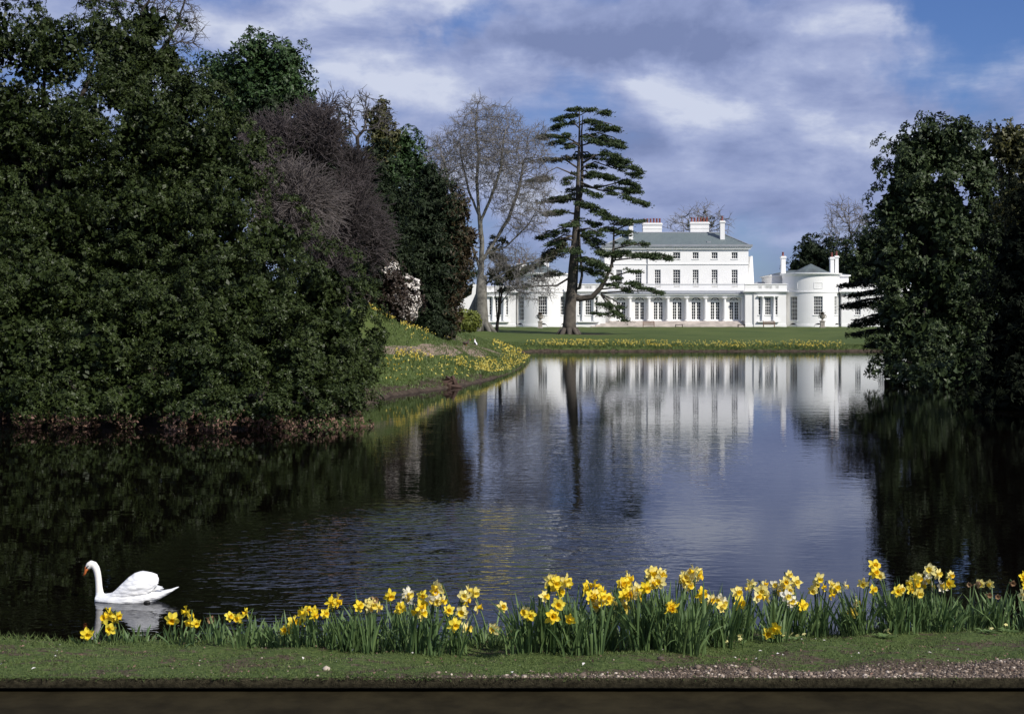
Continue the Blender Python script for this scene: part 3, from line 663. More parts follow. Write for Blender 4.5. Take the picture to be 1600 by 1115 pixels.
# --- wings beside the colonnade
def balustrade(bm, fl, slots, z0, z1, u0, u1):
    ops = [(a, b_, z0 + (z1 - z0) * .32, z0 + (z1 - z0) * .78) for a, b_ in slots]
    wall(bm, fl, u0, u1, z0, z1, ops, .25); mbox(bm, fl, u0 - .08, u1 + .08, z1, z1 + .14, -.35, .1); mbox(bm, fl, u0, u1, z0 - .003, z1, -.33, -.27)
    for o_ in ops:
        k_ = max(3, int((o_[1] - o_[0]) / .24))
        for i in range(k_): uu = o_[0] + (o_[1] - o_[0]) * (i + .5) / k_; mbox(bm, fl, uu - .055, uu + .055, o_[2], o_[3], -.16, -.04)
def wing(p0, p1, Yf, ztop, cwin, slits, baltop, slots, depth=9, pil=True, wtop=464.5, wbot=491.7):
    fl = flat(Yf); a, b_ = wx(p0, Yf), wx(p1, Yf); bm = bmesh.new()
    ops = [(wx(c0, Yf), wx(c1, Yf), wz(wbot, Yf), wz(wtop, Yf)) for c0, c1 in cwin + slits]
    zt_ = wz(ztop, Yf); wall(bm, fl, a, b_, HZ - .3, zt_, ops, .25)
    wall(bm, lambda u, z, n: (a + n, Yf + u, z), 0, depth, HZ - .3, zt_); wall(bm, lambda u, z, n: (b_ + n, Yf + u, z), 0, depth, HZ - .3, zt_); wall(bm, flat(Yf + depth), a, b_, HZ - .3, zt_)
    mbox(bm, fl, a - .05, b_ + .05, HZ - .2, HZ + .35, .003, .1)
    part('wing_wall', bm, 'white_stucco')
    for i, o_ in enumerate(ops):
        if i < len(cwin): window(fl, *o_, 3, 6)
        else: window(fl, *o_, 1, 6)
    if pil:
        for c0, c1 in cwin:
            for q in (c0 - 4.0, c1 + 4.0):
                bm = bmesh.new(); hh = wz(463, Yf) - (HZ + .9)
                lathe(bm, [(.26, 0), (.26, .12), (.2, .18), (.165, hh - .2), (.24, hh - .1), (.24, hh)], 12, (wx(q, Yf), Yf - .22, HZ + .9)); part('half_column', bm, 'white_stucco', True)
            bm = bmesh.new(); mbox(bm, fl, wx(c0 - 12, Yf), wx(c1 + 12, Yf), wz(463, Yf), wz(461.5, Yf), .003, .42); part('window_entablature', bm, 'white_paint')
            bm = bmesh.new(); mbox(bm, fl, wx(c0 - 12, Yf), wx(c1 + 12, Yf), HZ + .72, HZ + .9, .003, .45); part('window_ledge', bm, 'white_paint')
    bm = bmesh.new(); box(bm, a - .25, b_ + .25, Yf - .3, Yf + depth, zt_, zt_ + .16); box(bm, a - .4, b_ + .4, Yf - .45, Yf + depth, zt_ + .16, zt_ + .30); part('wing_cornice', bm, 'white_paint')
    bm = bmesh.new(); balustrade(bm, flat(Yf - .1), [(wx(s0, Yf), wx(s1, Yf)) for s0, s1 in slots], zt_ + .302, wz(baltop, Yf), a - .1, b_ + .1); part('balustrade', bm, 'white_stucco')
YV = 238.7
wing(1164.5, 1228.5, YV, 457.2, [(1195.3, 1204.8)], [(1185, 1188.8), (1211.4, 1215.2)], 444.5, [(1184.3, 1190), (1194.8, 1206), (1211, 1216.4)])
wing(889, 946, YV, 457.2, [(914.5, 924)], [(904, 907.8), (930.4, 934.2)], 444.5, [(903, 909), (913.5, 925), (930, 935)])
wing(757.5, 806, YV + 1, 458.2, [(774.3, 783.4)], [(764.5, 767.8), (790.5, 793.8)], 448, [(763, 768), (774, 784), (790, 795)])
wing(1315, 1425, YV + 1, 457.5, [(1336, 1345), (1372, 1381)], [], 444.5, [(1330, 1338), (1345, 1353), (1362, 1372), (1390, 1400)], pil=False)
bm = bmesh.new()
for q, yy in ((1177.5, YV), (1011.8, YM)):
    bm = bmesh.new(); box(bm, wx(q, yy) - .06, wx(q, yy) + .06, yy - .17, yy - .05, HZ if yy < YM else wz(443, YM), wz(457, yy) if yy < YM else ze); part('drainpipe', bm, 'pipe')
# --- round bows
def bow(pc, rpx, wins_, blanks, lun, mirror):
    cy = 242.6; Rr = rpx / F * 238.5; cx = wx(pc, 239.5); mpf = curved(cx, cy, Rr); Yf = cy - Rr
    L0, L1 = -Rr * R(100), Rr * R(100); bm = bmesh.new(); ops = []
    def ua(px, z=None):
        s_ = max(-.985, min(.985, (px - pc) / rpx)); return Rr * math.asin(s_)
    for a, b_, t, bt in wins_: ops.append((ua(a), ua(b_), wz(bt, Yf + 1), wz(t, Yf + 1)))
    ops2 = ops + [(ua(a), ua(b_), wz(451, Yf + 1), wz(441.5, Yf + 1)) for a, b_ in blanks]
    zt_ = wz(431, Yf + 1)
    wall(bm, mpf, L0, L1, HZ - .3, zt_, ops, .25, step=.35)
    mbox(bm, mpf, L0, L1, wz(457, Yf + 1), wz(455.2, Yf + 1), .003, .09, .35); mbox(bm, mpf, L0, L1, HZ - .2, HZ + .3, .003, .1, .35)
    for a, b_, c, d in ops2[len(ops):]:                                                   # sunk panels outlined by a raised fillet
        for q in ((a, b_, d - .07, d), (a, b_, c, c + .07), (a, a + .07, c, d), (b_ - .07, b_, c, d)): mbox(bm, mpf, *q, .003, .05, .35)
    part('bow_wall', bm, 'white_stucco')
    for o_ in ops: window(mpf, *o_, 4, 6, step=.35)
    bm = bmesh.new(); lathe(bm, [(Rr + .12, 0), (Rr + .15, .2), (Rr + .42, .3), (Rr + .45, .48), (Rr - .3, .55)], 48, (cx, cy, zt_)); part('bow_cornice', bm, 'white_paint')
    bm = bmesh.new(); rb = 29.5 / 44.5 * Rr + .4; lathe(bm, [(rb, 0), (.15, wz(412.3, cy) - zt_ - .55), (.02, wz(411.8, cy) - zt_ - .55)], 12, (cx, cy, zt_ + .52)); part('bow_roof', bm, 'slate')
    for l in lun:
        bm = bmesh.new(); u = ua(l); K = 10
        mid = [(u + .75 * math.cos(math.pi * j / K), HZ - .05 + .62 * math.sin(math.pi * j / K)) for j in range(K + 1)]
        bm.faces.new([bm.verts.new(mpf(q[0], q[1], .105)) for q in mid]); part('cellar_light', bm, 'void')
bow(1273, 44.5, [(1235.5, 1244.4, 463, 500.5), (1268.2, 1282.4, 463, 491.8), (1303.2, 1309.6, 463, 491.8)], [(1235, 1245), (1268.5, 1282), (1303, 1310)], [1239.5, 1275.5, 1307], False)
bow(846.5, 43.5, [(810, 818.5, 463, 500.5), (840.2, 854.6, 463, 491.8), (876, 884.5, 463, 491.8)], [(810, 819), (840, 855), (876, 885)], [813, 848, 880], True)
for (p0, p1, zt_) in ((1206, 1326, 428.5), (798, 893, 428.5)):
    Yr = 245.5; bm = bmesh.new(); a, b_ = wx(p0, Yr), wx(p1, Yr); box(bm, a, b_, Yr, Yr + 10, HZ - .3, wz(zt_ + 3, Yr)); box(bm, a - .3, b_ + .3, Yr - .3, Yr + 10.3, wz(zt_ + 3, Yr), wz(zt_ + 1, Yr)); part('rear_wall', bm, 'white_stucco')
    bm = bmesh.new(); z0 = wz(zt_ + .98, Yr); z1 = z0 + 1.0
    e4 = [bm.verts.new(p) for p in ((a - .3, Yr - .3, z0), (b_ + .3, Yr - .3, z0), (b_ + .3, Yr + 10.3, z0), (a - .3, Yr + 10.3, z0))]; t2 = [bm.verts.new((a + 4, Yr + 5, z1)), bm.verts.new((b_ - 4, Yr + 5, z1))]
    bm.faces.new((e4[0], e4[1], t2[1], t2[0])); bm.faces.new((e4[2], e4[3], t2[0], t2[1])); bm.faces.new((e4[1], e4[2], t2[1])); bm.faces.new((e4[3], e4[0], t2[0])); part('rear_roof', bm, 'slate')
for (a, b_, t, bt, yy) in ((1220.3, 1227, 400.2, 430, 244.2), (1296.8, 1302.4, 401.6, 428, 243.4), (1304, 1309.4, 399.6, 428, 243.4), (808, 815, 411, 432, 244.2), (816, 822, 413, 432, 245), (847, 858, 399.5, 430, 245.5)):
    chimney(wx(a, yy), wx(b_, yy), yy - .45, yy + .45, wz(bt, yy), wz(t, yy), 1, .72)
# sloping parapet and low links seen at the main block's right, and the low building at the far left
bm = bmesh.new(); Yq = 249.0
q = [(1168, 446), (1178.5, 446), (1176, 400), (1173, 400)]
fr = [bm.verts.new(at(a, b_, Yq)) for a, b_ in q]; bk = [bm.verts.new(at(a, b_, Yq) + Vector((0, 5, 0))) for a, b_ in q]
bm.faces.new(fr); bm.faces.new(bk[::-1])
for i in range(4): bm.faces.new((fr[i], bk[i], bk[(i + 1) % 4], fr[(i + 1) % 4]))
box(bm, wx(1177, 250), wx(1212, 250), 250, 256, HZ, wz(447, 250)); part('side_parapet', bm, 'white_stucco')
bm = bmesh.new(); z0 = wz(446.9, 250); a, b_ = wx(1177, 250), wx(1212, 250)
vs = [bm.verts.new(p) for p in ((a, 249.8, z0), (b_, 249.8, z0), (b_, 256, z0), (a, 256, z0), (a + 1, 253, z0 + .8), (b_ - 1, 253, z0 + .8))]
for f_ in ((0, 1, 5, 4), (2, 3, 4, 5), (1, 2, 5), (3, 0, 4)): bm.faces.new([vs[i] for i in f_])
part('link_roof', bm, 'lead')
low = empty('service_building', (wx(735), HY + 3, HZ), 'low white outbuilding with sloping gable half hidden behind the plane trunk', 'outbuilding')
bm = bmesh.new(); Yq = 241.0; q = [(700, 512), (757, 512), (757, 462), (744, 444), (739, 444), (737, 460), (712, 474), (700, 480)]
fr = [bm.verts.new(at(a, b_, Yq)) for a, b_ in q]; bk = [bm.verts.new(v_.co + Vector((0, 7, 0))) for v_ in fr]
bm.faces.new(fr); bm.faces.new(bk[::-1])
for i in range(len(q)): bm.faces.new((fr[i], bk[i], bk[(i + 1) % len(q)], fr[(i + 1) % len(q)]))
o_ = bm_obj('gable_wall', bm, 'white_stucco', low)
bm = bmesh.new(); A, B, C_ = at(739, 443, Yq), at(711, 473, Yq), at(699, 479, Yq)
for (p, q_) in ((A, B), (B, C_)):
    v8 = [bm.verts.new(Vector(t) + Vector((0, dy, dz))) for t in (p, q_) for dy in (-.3, 7.3) for dz in (.02, .25)]
    bmesh.ops.convex_hull(bm, input=v8)
bm_obj('roof', bm, 'slate', low)

# ------------------------------------------------------------------ terrace furniture
def urn(px, Yd, label):
    z = landz(wx(px, Yd), Yd); t = empty('stone_urn', (wx(px, Yd), Yd, z), label, 'urn', 'stone urns on the terrace lawn')
    bm = bmesh.new(); box(bm, -.42, .42, -.42, .42, -.15, .16); box(bm, -.33, .33, -.33, .33, .16, .92); box(bm, -.42, .42, -.42, .42, .92, 1.06)
    o_ = bm_obj('pedestal', bm, 'urn_stone'); o_.parent = t
    bm = bmesh.new(); lathe(bm, [(.3, 1.06), (.3, 1.12), (.14, 1.2), (.12, 1.34), (.22, 1.42), (.42, 1.56), (.5, 1.78), (.46, 1.92), (.62, 2.02), (.62, 2.08), (.5, 2.08), (.42, 1.98)], 18)
    for s in (-1, 1): tube(bm, [(s * .44, 0, 1.55), (s * .66, 0, 1.62), (s * .7, 0, 1.82), (s * .52, 0, 1.95)], [.05] * 4, 6)
    o_ = bm_obj('bowl', bm, 'urn_stone', None, False); o_.parent = t
    c = RNG.normal(size=(260, 3)) * np.array([.17, .17, .13]) + np.array([0, 0, 2.2]); a = nrm(RNG.normal(size=(260, 3)) + np.array([0, 0, .8]))
    v, f = leaf_arrays(c, a, rand_unit(260), .2, .07); o_ = link('planting', mesh_np('planting', v, f, 'yewbrown', tint=np.repeat(RNG.random(260), 4))); o_.parent = t
urn(844, 231, 'stone urn on pedestal in front of the left round bow'); urn(1285, 233, 'stone urn on pedestal in front of the right round bow')
def bench(px, Yd, Lm, back, mat, label):
    x = wx(px, Yd); t = empty('garden_bench', (x, Yd, landz(x, Yd)), label, 'bench', 'garden benches along the terrace'); h = Lm / 2
    bm = bmesh.new()
    for i in range(4): box(bm, -h, h, -.24 + i * .125, -.24 + i * .125 + .1, .42, .46)
    box(bm, -h + .05, h - .05, -.2, .22, .34, .417)
    o_ = bm_obj('seat', bm, mat); o_.parent = t
    for sx_ in (-1, 1):
        for yy in (-.2, .2):
            bm = bmesh.new(); xx = sx_ * (h - .09); box(bm, xx - .045, xx + .045, yy - .045, yy + .045, -.05, .417 if not (back and yy > 0) else .98); o_ = bm_obj('leg', bm, mat); o_.parent = t
    if back:
        bm = bmesh.new(); box(bm, -h + .05, h - .05, .2, .25, .86, .96); box(bm, -h + .05, h - .05, .2, .25, .55, .61)
        for i in range(int(Lm / .14)): xx = -h + .14 + i * .14; box(bm, xx - .035, xx + .035, .21, .24, .605, .865)
        o_ = bm_obj('backrest', bm, mat); o_.parent = t
        for sx_ in (-1, 1): bm = bmesh.new(); xx = sx_ * (h - .09); box(bm, xx - .04, xx + .04, -.24, .25, .62, .67); box(bm, xx - .035, xx + .035, -.235, -.165, .417, .62); o_ = bm_obj('armrest', bm, mat); o_.parent = t
bench(1013.5, 236.2, 2.0, True, 'bench_wood', 'long red-brown bench with tall back at the terrace steps')
bench(1061, 236.2, 1.3, False, 'bench_dark', 'dark backless bench below the middle arched window')
bench(1158.5, 236.2, 1.3, False, 'bench_dark', 'dark backless bench at the right end of the colonnade')
bench(1201.5, 236.6, 2.0, True, 'bench_wood', 'brown bench with back in front of the balustraded wing')

# ------------------------------------------------------------------ swan
SWD = CAMZ * F / (937.5 - HOR)
def swan():
    S = 7.967 * F / SWD                         # crop pixels to metres
    def q(cx, cy): return ((cx - 700) / S, -(cy - 605) / S)
    root = empty('swan', at(115 + 700 / 7.967, 937, SWD) * 1.0, 'white swan with arched wings swimming on the dark water', 'swan'); root.location.z = 0
    bm = bmesh.new()
    def loft(secs, n=20):
        rings = [[bm.verts.new((cx + ax * math.cos(2 * math.pi * i / n) * dx, wy * math.sin(2 * math.pi * i / n), cz + ax * math.cos(2 * math.pi * i / n) * dz)) for i in range(n)] for cx, cz, ax, wy, dx, dz in secs]
        for a, b_ in zip(rings, rings[1:]):
            for i in range(n): bm.faces.new((a[i], a[(i + 1) % n], b_[(i + 1) % n], b_[i]))
        bm.faces.new(rings[0][::-1]); bm.faces.new(rings[-1])
    # trunk of the body: (along, height, half height, half width)
    sec = []
    for cx, cy, hh, hw in ((268, 590, 18, 30), (285, 588, 60, 80), (350, 590, 62, 125), (450, 588, 72, 160), (600, 585, 120, 185), (760, 575, 125, 185), (900, 560, 110, 160), (1000, 545, 80, 120), (1100, 528, 48, 84), (1200, 490, 26, 55), (1290, 445, 10, 26), (1316, 434, 3, 8)):
        u, z = q(cx, cy); sec.append((u, z, hh / S, hw / S, 0.0, 1.0))
    loft(sec)
    sec2 = []
    for cx, cy, hh, hw in ((500, 545, 20, 30), (580, 505, 70, 80), (680, 450, 120, 100), (790, 410, 150, 95), (890, 395, 140, 85), (970, 400, 110, 70), (1020, 410, 60, 45), (1040, 415, 15, 15)):
        u, z = q(cx, cy); sec2.append((u, z, hh / S, hw / S, 0.0, 1.0))
    loft(sec2)
    nk = []
    N_ = [(335, 570, 60), (322, 500, 48), (316, 440, 43), (312, 380, 41), (306, 320, 41), (296, 260, 42), (280, 205, 44), (252, 162, 46), (220, 152, 47), (196, 168, 45), (178, 190, 36), (168, 212, 24)]
    for i, (cx, cy, r) in enumerate(N_):
        a = N_[max(0, i - 1)]; b_ = N_[min(len(N_) - 1, i + 1)]; dx, dz = b_[0] - a[0], -(b_[1] - a[1]); l = math.hypot(dx, dz)
        u, z = q(cx, cy); nk.append((u, z, r / S, r * (.92 if i < 7 else .8) / S, -dz / l, dx / l))
    loft(nk)
    me = bpy.data.meshes.new('tmp'); bmesh.ops.recalc_face_normals(bm, faces=bm.faces); bm.to_mesh(me); bm.free()
    tmp = bpy.data.objects.new('tmp', me); COL.objects.link(tmp)
    rm = tmp.modifiers.new('r', 'REMESH'); rm.mode = 'VOXEL'; rm.voxel_size = 0.009
    sm_ = tmp.modifiers.new('s', 'SMOOTH'); sm_.factor = .5; sm_.iterations = 6
    dg = bpy.context.evaluated_depsgraph_get(); me2 = bpy.data.meshes.new_from_object(tmp.evaluated_get(dg)); me2.name = 'body'
    bpy.data.objects.remove(tmp)
    me2.materials.clear(); me2.materials.append(MATS['feather']); me2.materials.append(MATS['neck_feather'])
    for p in me2.polygons:
        p.use_smooth = True
        if p.center.x < q(380, 0)[0] and p.center.z > q(0, 500)[1] - p.center.x * 0: p.material_index = 1
    o_ = link('body', me2); o_.parent = root
    # wings, arched over the back: a shell of overlapping feathers
    top = [(470, 535), (560, 455), (640, 375), (720, 300), (790, 252), (860, 230), (930, 236), (990, 248), (1040, 272)]
    bot = [(480, 560), (560, 575), (640, 592), (700, 592), (770, 570), (840, 548), (910, 520), (985, 478), (1055, 400)]
    for side in (-1, 1):
        nu, nv = 41, 21; V = np.zeros((nu, nv, 3)); tp = np.array(top, float); bt = np.array(bot, float); us = np.linspace(0, 1, nu); kk = np.linspace(0, 1, len(top))
        for i, u in enumerate(us):
            a = np.array([np.interp(u, kk, tp[:, j]) for j in (0, 1)]); b_ = np.array([np.interp(u, kk, bt[:, j]) for j in (0, 1)])
            for j in range(nv):
                w = j / (nv - 1); p = a * (1 - w) + b_ * w
                edge = u ** 3
                p[0] += edge * (26 * math.sin(w * math.pi) + 16 * (abs(math.sin(w * math.pi * 6)) - .5)); p[1] += 5 * math.sin(w * 30) * edge
                bulge = (90 + 105 * math.sin(math.pi * min(1, u * .85 + .1)) * math.sin(math.pi * (w * .75 + .12)) - 70 * (1 - w) * (0.3 + u * .5))
                bulge += 3.5 * math.sin(w * 26 + u * 9) * u
                if side > 0: p = np.array([700, 450]) + (p - np.array([700, 450])) * .90 + np.array([-8, 6])
                x, z = q(*p); V[i, j] = (x, side * bulge / S, z)
        ii = np.arange(nu * nv).reshape(nu, nv); ff = np.stack([ii[:-1, :-1], ii[1:, :-1], ii[1:, 1:], ii[:-1, 1:]], -1).reshape(-1, 4)
        me = mesh_np('wing', V.reshape(-1, 3), ff, 'feather', smooth=True); o_ = link('wing', me); o_.parent = root
        so = o_.modifiers.new('solid', 'SOLIDIFY'); so.thickness = .018; so.offset = 0
    # far primaries and tail side feather
    bm = bmesh.new()
    for (a, b_, c, yy) in (((940, 470), (1040, 425), (1136, 446), -.06), ((930, 475), (1020, 432), (1090, 452), .07)):
        p = [q(*t) for t in (a, b_, c, (1010, 470))]
        v8 = [bm.verts.new((x, yy + dy, z)) for x, z in p for dy in (-.02, .02)]; bmesh.ops.convex_hull(bm, input=v8)
    o_ = bm_obj('wing_tips', bm, 'feather', None, False); o_.parent = root
    bm = bmesh.new(); P = [q(*t) for t in ((172, 190), (158, 225), (140, 265), (122, 298))]
    tube(bm, [(x, 0, z) for x, z in P], [.030, .022, .016, .010], 10)
    for v_ in bm.verts: v_.co.y *= .8
    o_ = bm_obj('beak', bm, 'beak', None, True); o_.parent = root
    bm = bmesh.new(); x, z = q(162, 172); bmesh.ops.create_uvsphere(bm, u_segments=10, v_segments=8, radius=.017, matrix=Matrix.Translation((x, 0, z)))
    x2, z2 = q(172, 195); tube(bm, [(x2 + .012, -.028, z2 + .018), (x2 - .004, -.022, z2), (x2 - .006, 0, z2 - .004), (x2 - .004, .022, z2), (x2 + .012, .028, z2 + .018)], [.006, .011, .012, .011, .006], 6)
    o_ = bm_obj('beak_knob', bm, 'black', None, True); o_.parent = root
    for s in (-1, 1):
        bm = bmesh.new(); x, z = q(192, 170); bmesh.ops.create_uvsphere(bm, u_segments=8, v_segments=6, radius=.007, matrix=Matrix.Translation((x, s * .037, z))); o_ = bm_obj('eye', bm, 'black', None, True); o_.parent = root
    bm = bmesh.new(); x, z = q(955, 598); bmesh.ops.create_uvsphere(bm, u_segments=10, v_segments=8, radius=.5, matrix=Matrix.Translation((x, -.165, z)) @ Matrix.Diagonal((.085, .05, .05, 1)))
    o_ = bm_obj('foot', bm, 'black', None, True); o_.parent = root
swan()

# ------------------------------------------------------------------ ducks on the far lawn
def duck(px, py, d, mats, label, rot):
    p = ground_hit([px], [py], 85, 200); p = Vector(p[0]) if len(p) else at(px, py, d)
    t = empty('duck', p, label, 'duck'); t.rotation_euler = (0, -.55 if mats[0] == 'feather' else 0, rot)
    bm = bmesh.new()
    vs = [bm.verts.new(v_) for v_ in ((-.26, 0, .24), (-.1, 0, .2), (.1, 0, .22), (.2, 0, .3), (.24, 0, .42), (.31, 0, .47))]
    for a, b_ in zip(vs, vs[1:]): bm.edges.new((a, b_))
    me = bpy.data.meshes.new('body'); bm.to_mesh(me); bm.free(); o_ = link('body', me); o_.parent = t; o_.data.materials.append(MATS[mats[0]])
    sk = o_.modifiers.new('skin', 'SKIN'); o_.modifiers.new('sub', 'SUBSURF').levels = 1
    for v_, r in zip(me.skin_vertices[0].data, (.05, .13, .13, .08, .05, .055)): v_.radius = (r, r)
    bm = bmesh.new(); tube(bm, [(.33, 0, .47), (.41, 0, .455)], [.03, .02], 6); o_ = bm_obj('bill', bm, 'beak'); o_.parent = t
    bm = bmesh.new()
    for s in (-1, 1): bmesh.ops.create_uvsphere(bm, u_segments=10, v_segments=6, radius=.5, matrix=Matrix.Translation((-.06, s * .11, .25)) @ Matrix.Diagonal((.36, .09, .17, 1)))
    o_ = bm_obj('wings', bm, mats[1], None, True); o_.parent = t
    for s in (-1, 1): bm = bmesh.new(); tube(bm, [(.0, s * .05, .12), (.02, s * .05, -.02)], [.02, .018], 6); o_ = bm_obj('leg', bm, 'beak'); o_.parent = t
duck(742, 540, 122, ('feather', 'black'), 'black and white duck standing upright on the lawn near the path', 2.2)
duck(728, 541, 122, ('duck_brown', 'duck_brown'), 'small brown duck on the grass left of the white one', .6)
bm = bmesh.new()
p = at(706, 606, CAMZ * F / (606 - HOR)); tube(bm, [(p.x - .35, p.y + .5, -.1), (p.x - .25, p.y + .45, .25), (p.x - .1, p.y + .42, .5)], [.4, .3, .24], 9, .2); tube(bm, [(p.x + .3, p.y + .6, -.1), (p.x + .1, p.y + .5, .3), (p.x, p.y + .5, .62)], [.22, .18, .1], 8, .2)
tube(bm, [(p.x - .9, p.y + .35, .02), (p.x - .3, p.y + .35, .12), (p.x + .5, p.y + .3, .02)], [.1, .14, .08], 7, .2)
tag(bm_obj('tree_stump', bm, 'bark_stump'), 'weathered reddish stump and roots at the waterline of the daffodil bank', 'stump')

# ------------------------------------------------------------------ leafy trees
TOCAM = np.array([0., -1., 0.])
def crown_leaves(lobes, nsub, subr, nros, nleaf, L, Wd, droop=.15, gap=.25, fill=1500, back=.35, flat_=1.0, jit=.25, updir=.35, dome=None):
    """lobes of a crown -> clumps on each lobe -> rosettes on each clump -> leaves"""
    C_, A_, N_, LL = [], [], [], []
    tot = sum(l[3] * l[4] + l[3] * l[5] + l[4] * l[5] for l in lobes)
    for (lx, ly, lz, rx, ry, rz) in lobes:
        n = max(6, int(nsub * (rx * ry + rx * rz + ry * rz) / tot)); d = rand_unit(n); d[:, 2] = d[:, 2] * .95 + .05; d = nrm(d)
        keep = (d @ TOCAM > -.25) | (RNG.random(n) < back); d = d[keep]; n = len(d)
        rad = 1 + RNG.uniform(-jit, jit * .35, (n, 1))
        if dome:                                # bulging boughs, with deep gaps where they meet
            ax_ = np.array([rx, ry, rz]); kc = max(4, int((rx * ry + rx * rz + ry * rz) * 4.2 / (3.14 * dome ** 2))); cd_ = rand_unit(kc)
            for _ in range(12):
                df = cd_[:, None] - cd_[None]; q2 = (df ** 2).sum(-1) + np.eye(kc) * 9; cd_ = nrm(cd_ + .25 * (df / q2[..., None] ** 1.5).sum(1) / kc ** 1.0)
            dd = np.linalg.norm((d[:, None] - cd_[None]) * ax_, axis=2); tt = dd.min(1) / (dome * RNG.uniform(.85, 1.15, kc)[dd.argmin(1)])
            ok_ = tt < 1.12; d, tt = d[ok_], tt[ok_]; n = len(d); rad = 1 + (dome * .46 * (1 - tt ** 2) - dome * .24)[:, None] / ax_.mean() + RNG.uniform(-jit, jit, (n, 1)) * .25
        ctr = np.array([lx, ly, lz]) + d * np.array([rx, ry, rz]) * rad
        nn = nrm(d / np.array([rx, ry, rz])); sr = subr * RNG.uniform(.6, 1.35, n)
        m_ = np.repeat(np.arange(n), nros); u = rand_unit(len(m_)); u = nrm(u + nn[m_] * .75 + np.array([0, 0, updir])); u[:, 2] *= flat_
        rc = ctr[m_] + u * (sr[m_] * RNG.uniform(.55, 1.05, len(m_)))[:, None]; u = nrm(u)
        k_ = np.repeat(np.arange(len(m_)), nleaf); t = rand_unit(len(k_)); uu = u[k_]; t = nrm(t - (t * uu).sum(1, keepdims=True) * uu)
        a = nrm(t * .9 + uu * RNG.uniform(.05, .9, (len(k_), 1)) + np.array([0, 0, -droop]))
        C_.append(rc[k_] + RNG.normal(size=(len(k_), 3)) * L * .15); A_.append(a); N_.append(uu + rand_unit(len(k_)) * .25); LL.append(RNG.uniform(.7, 1.25, len(k_)))
    c, a, nn, ll = map(np.concatenate, (C_, A_, N_, LL)); v, f = leaf_arrays(c, a, nn, L * ll, Wd * ll)
    tint = np.repeat(RNG.random(len(c)), 4)
    fill = int(fill * 5)
    if fill:                                   # twiggy, leafy inside of the crown
        w = np.array([l[3] * l[4] * l[5] for l in lobes]); ch = RNG.choice(len(lobes), fill, p=w / w.sum()); lb = np.array(lobes)[ch]
        c = lb[:, :3] + rand_unit(fill) * lb[:, 3:] * (RNG.random((fill, 1)) ** .4 * .57); v2, f2 = leaf_arrays(c, rand_unit(fill), rand_unit(fill), L * 2.2, L * 1.3)
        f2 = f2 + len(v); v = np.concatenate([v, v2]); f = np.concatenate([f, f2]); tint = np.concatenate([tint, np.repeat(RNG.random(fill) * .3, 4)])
    return v, f, tint
def trunk_mesh(bm, base, top, r, lobes=(), sides=9):
    base = Vector(base); top = Vector(top); n = 6
    pts = [base.lerp(top, i / n) + Vector((random.uniform(-1, 1), random.uniform(-1, 1), 0)) * r * .5 * (i > 0) for i in range(n + 1)]
    tube(bm, [pts[0] - Vector((0, 0, .4))] + pts, [r * 1.5] + [r * (1.15 - .85 * i / n) for i in range(n + 1)], sides, .1)
    for l in lobes:
        e_ = Vector(l[:3]); s = pts[random.randint(1, 4)]; mid = s.lerp(e_, .5) + Vector((0, 0, (e_ - s).length * .08)); tube(bm, [s, mid, e_], [r * .4, r * .27, r * .1], 6)
def leafy(name, label, cat, base, lobes, mat, nsub, subr, nros, nleaf, L, Wd, tr=.25, bark='bark_dark', group=None, trunk_top=None, extra=None, **kw):
    t = empty(name, base, label, cat, group); bm = bmesh.new()
    tz = max(l[2] for l in lobes); tp = trunk_top or (sum(l[0] for l in lobes) / len(lobes), sum(l[1] for l in lobes) / len(lobes) + .8, base[2] + (tz - base[2]) * .62)
    trunk_mesh(bm, base, tp, tr, lobes[:14]); bm_obj('trunk', bm, bark, t, True)
    v, f, tint = crown_leaves(lobes, nsub, subr, nros, nleaf, L, Wd, **kw); mats = [mat]; mi = None
    if extra: mats, mi = extra(v, f, mat)
    link('crown', mesh_np('crown', v, f, mats, tint=tint, midx=mi), t); return t
def PL(px, py, d, rx, ry, rd=None):
    """lobe from its middle and half sizes as seen in the photograph, at distance d"""
    p = at(px, py, d); k_ = d / F; return (p.x, p.y, p.z, rx * k_, (rd or (rx + ry) * .5) * k_, ry * k_)
def gbase(px, d): x = (px - 800) / F * d; return (x, d, max(landz(x, d), 0.05))
def deadskirt(v, f, mat):
    z = v[f[:, 0], 2]; return [mat, 'deadleaf'], ((z < .5) & (RNG.random(len(f)) < np.clip((.6 - z) * 1.5, 0, .8))).astype(np.int32)
LG = 'evergreens overhanging the left shore'
leafy('evergreen_shrub', 'broad glossy evergreen nearest the water at far left', 'shrub', gbase(60, 51), [PL(30, 550, 49.5, 120, 95), PL(150, 575, 49, 105, 80), PL(60, 460, 51.5, 130, 90), PL(190, 480, 51, 95, 95), PL(-80, 520, 50, 110, 140), PL(20, 628, 47.2, 100, 30), PL(130, 626, 47, 110, 30), PL(215, 630, 46.8, 70, 28), PL(-90, 620, 47, 90, 40)],
      'laurel', 700, .42, 34, 7, .112, .043, .3, group=LG, extra=deadskirt, fill=4500, updir=.5, dome=1.15)
leafy('evergreen_shrub', 'dark evergreen mound jutting over the water beside the daffodil bank', 'shrub', gbase(430, 51.5), [PL(330, 585, 48.5, 110, 78), PL(460, 580, 48.8, 100, 80), PL(530, 535, 50, 58, 92), PL(400, 490, 51, 120, 100), PL(500, 455, 52, 62, 70), PL(270, 520, 50.5, 80, 90), PL(548, 590, 50, 34, 52), PL(300, 648, 46.3, 80, 30), PL(400, 650, 46, 90, 30), PL(490, 642, 46.5, 70, 30), PL(548, 632, 47.5, 32, 26)],
      'laurel', 760, .42, 34, 7, .112, .043, .3, group=LG, extra=deadskirt, fill=4500, updir=.5, dome=1.1)
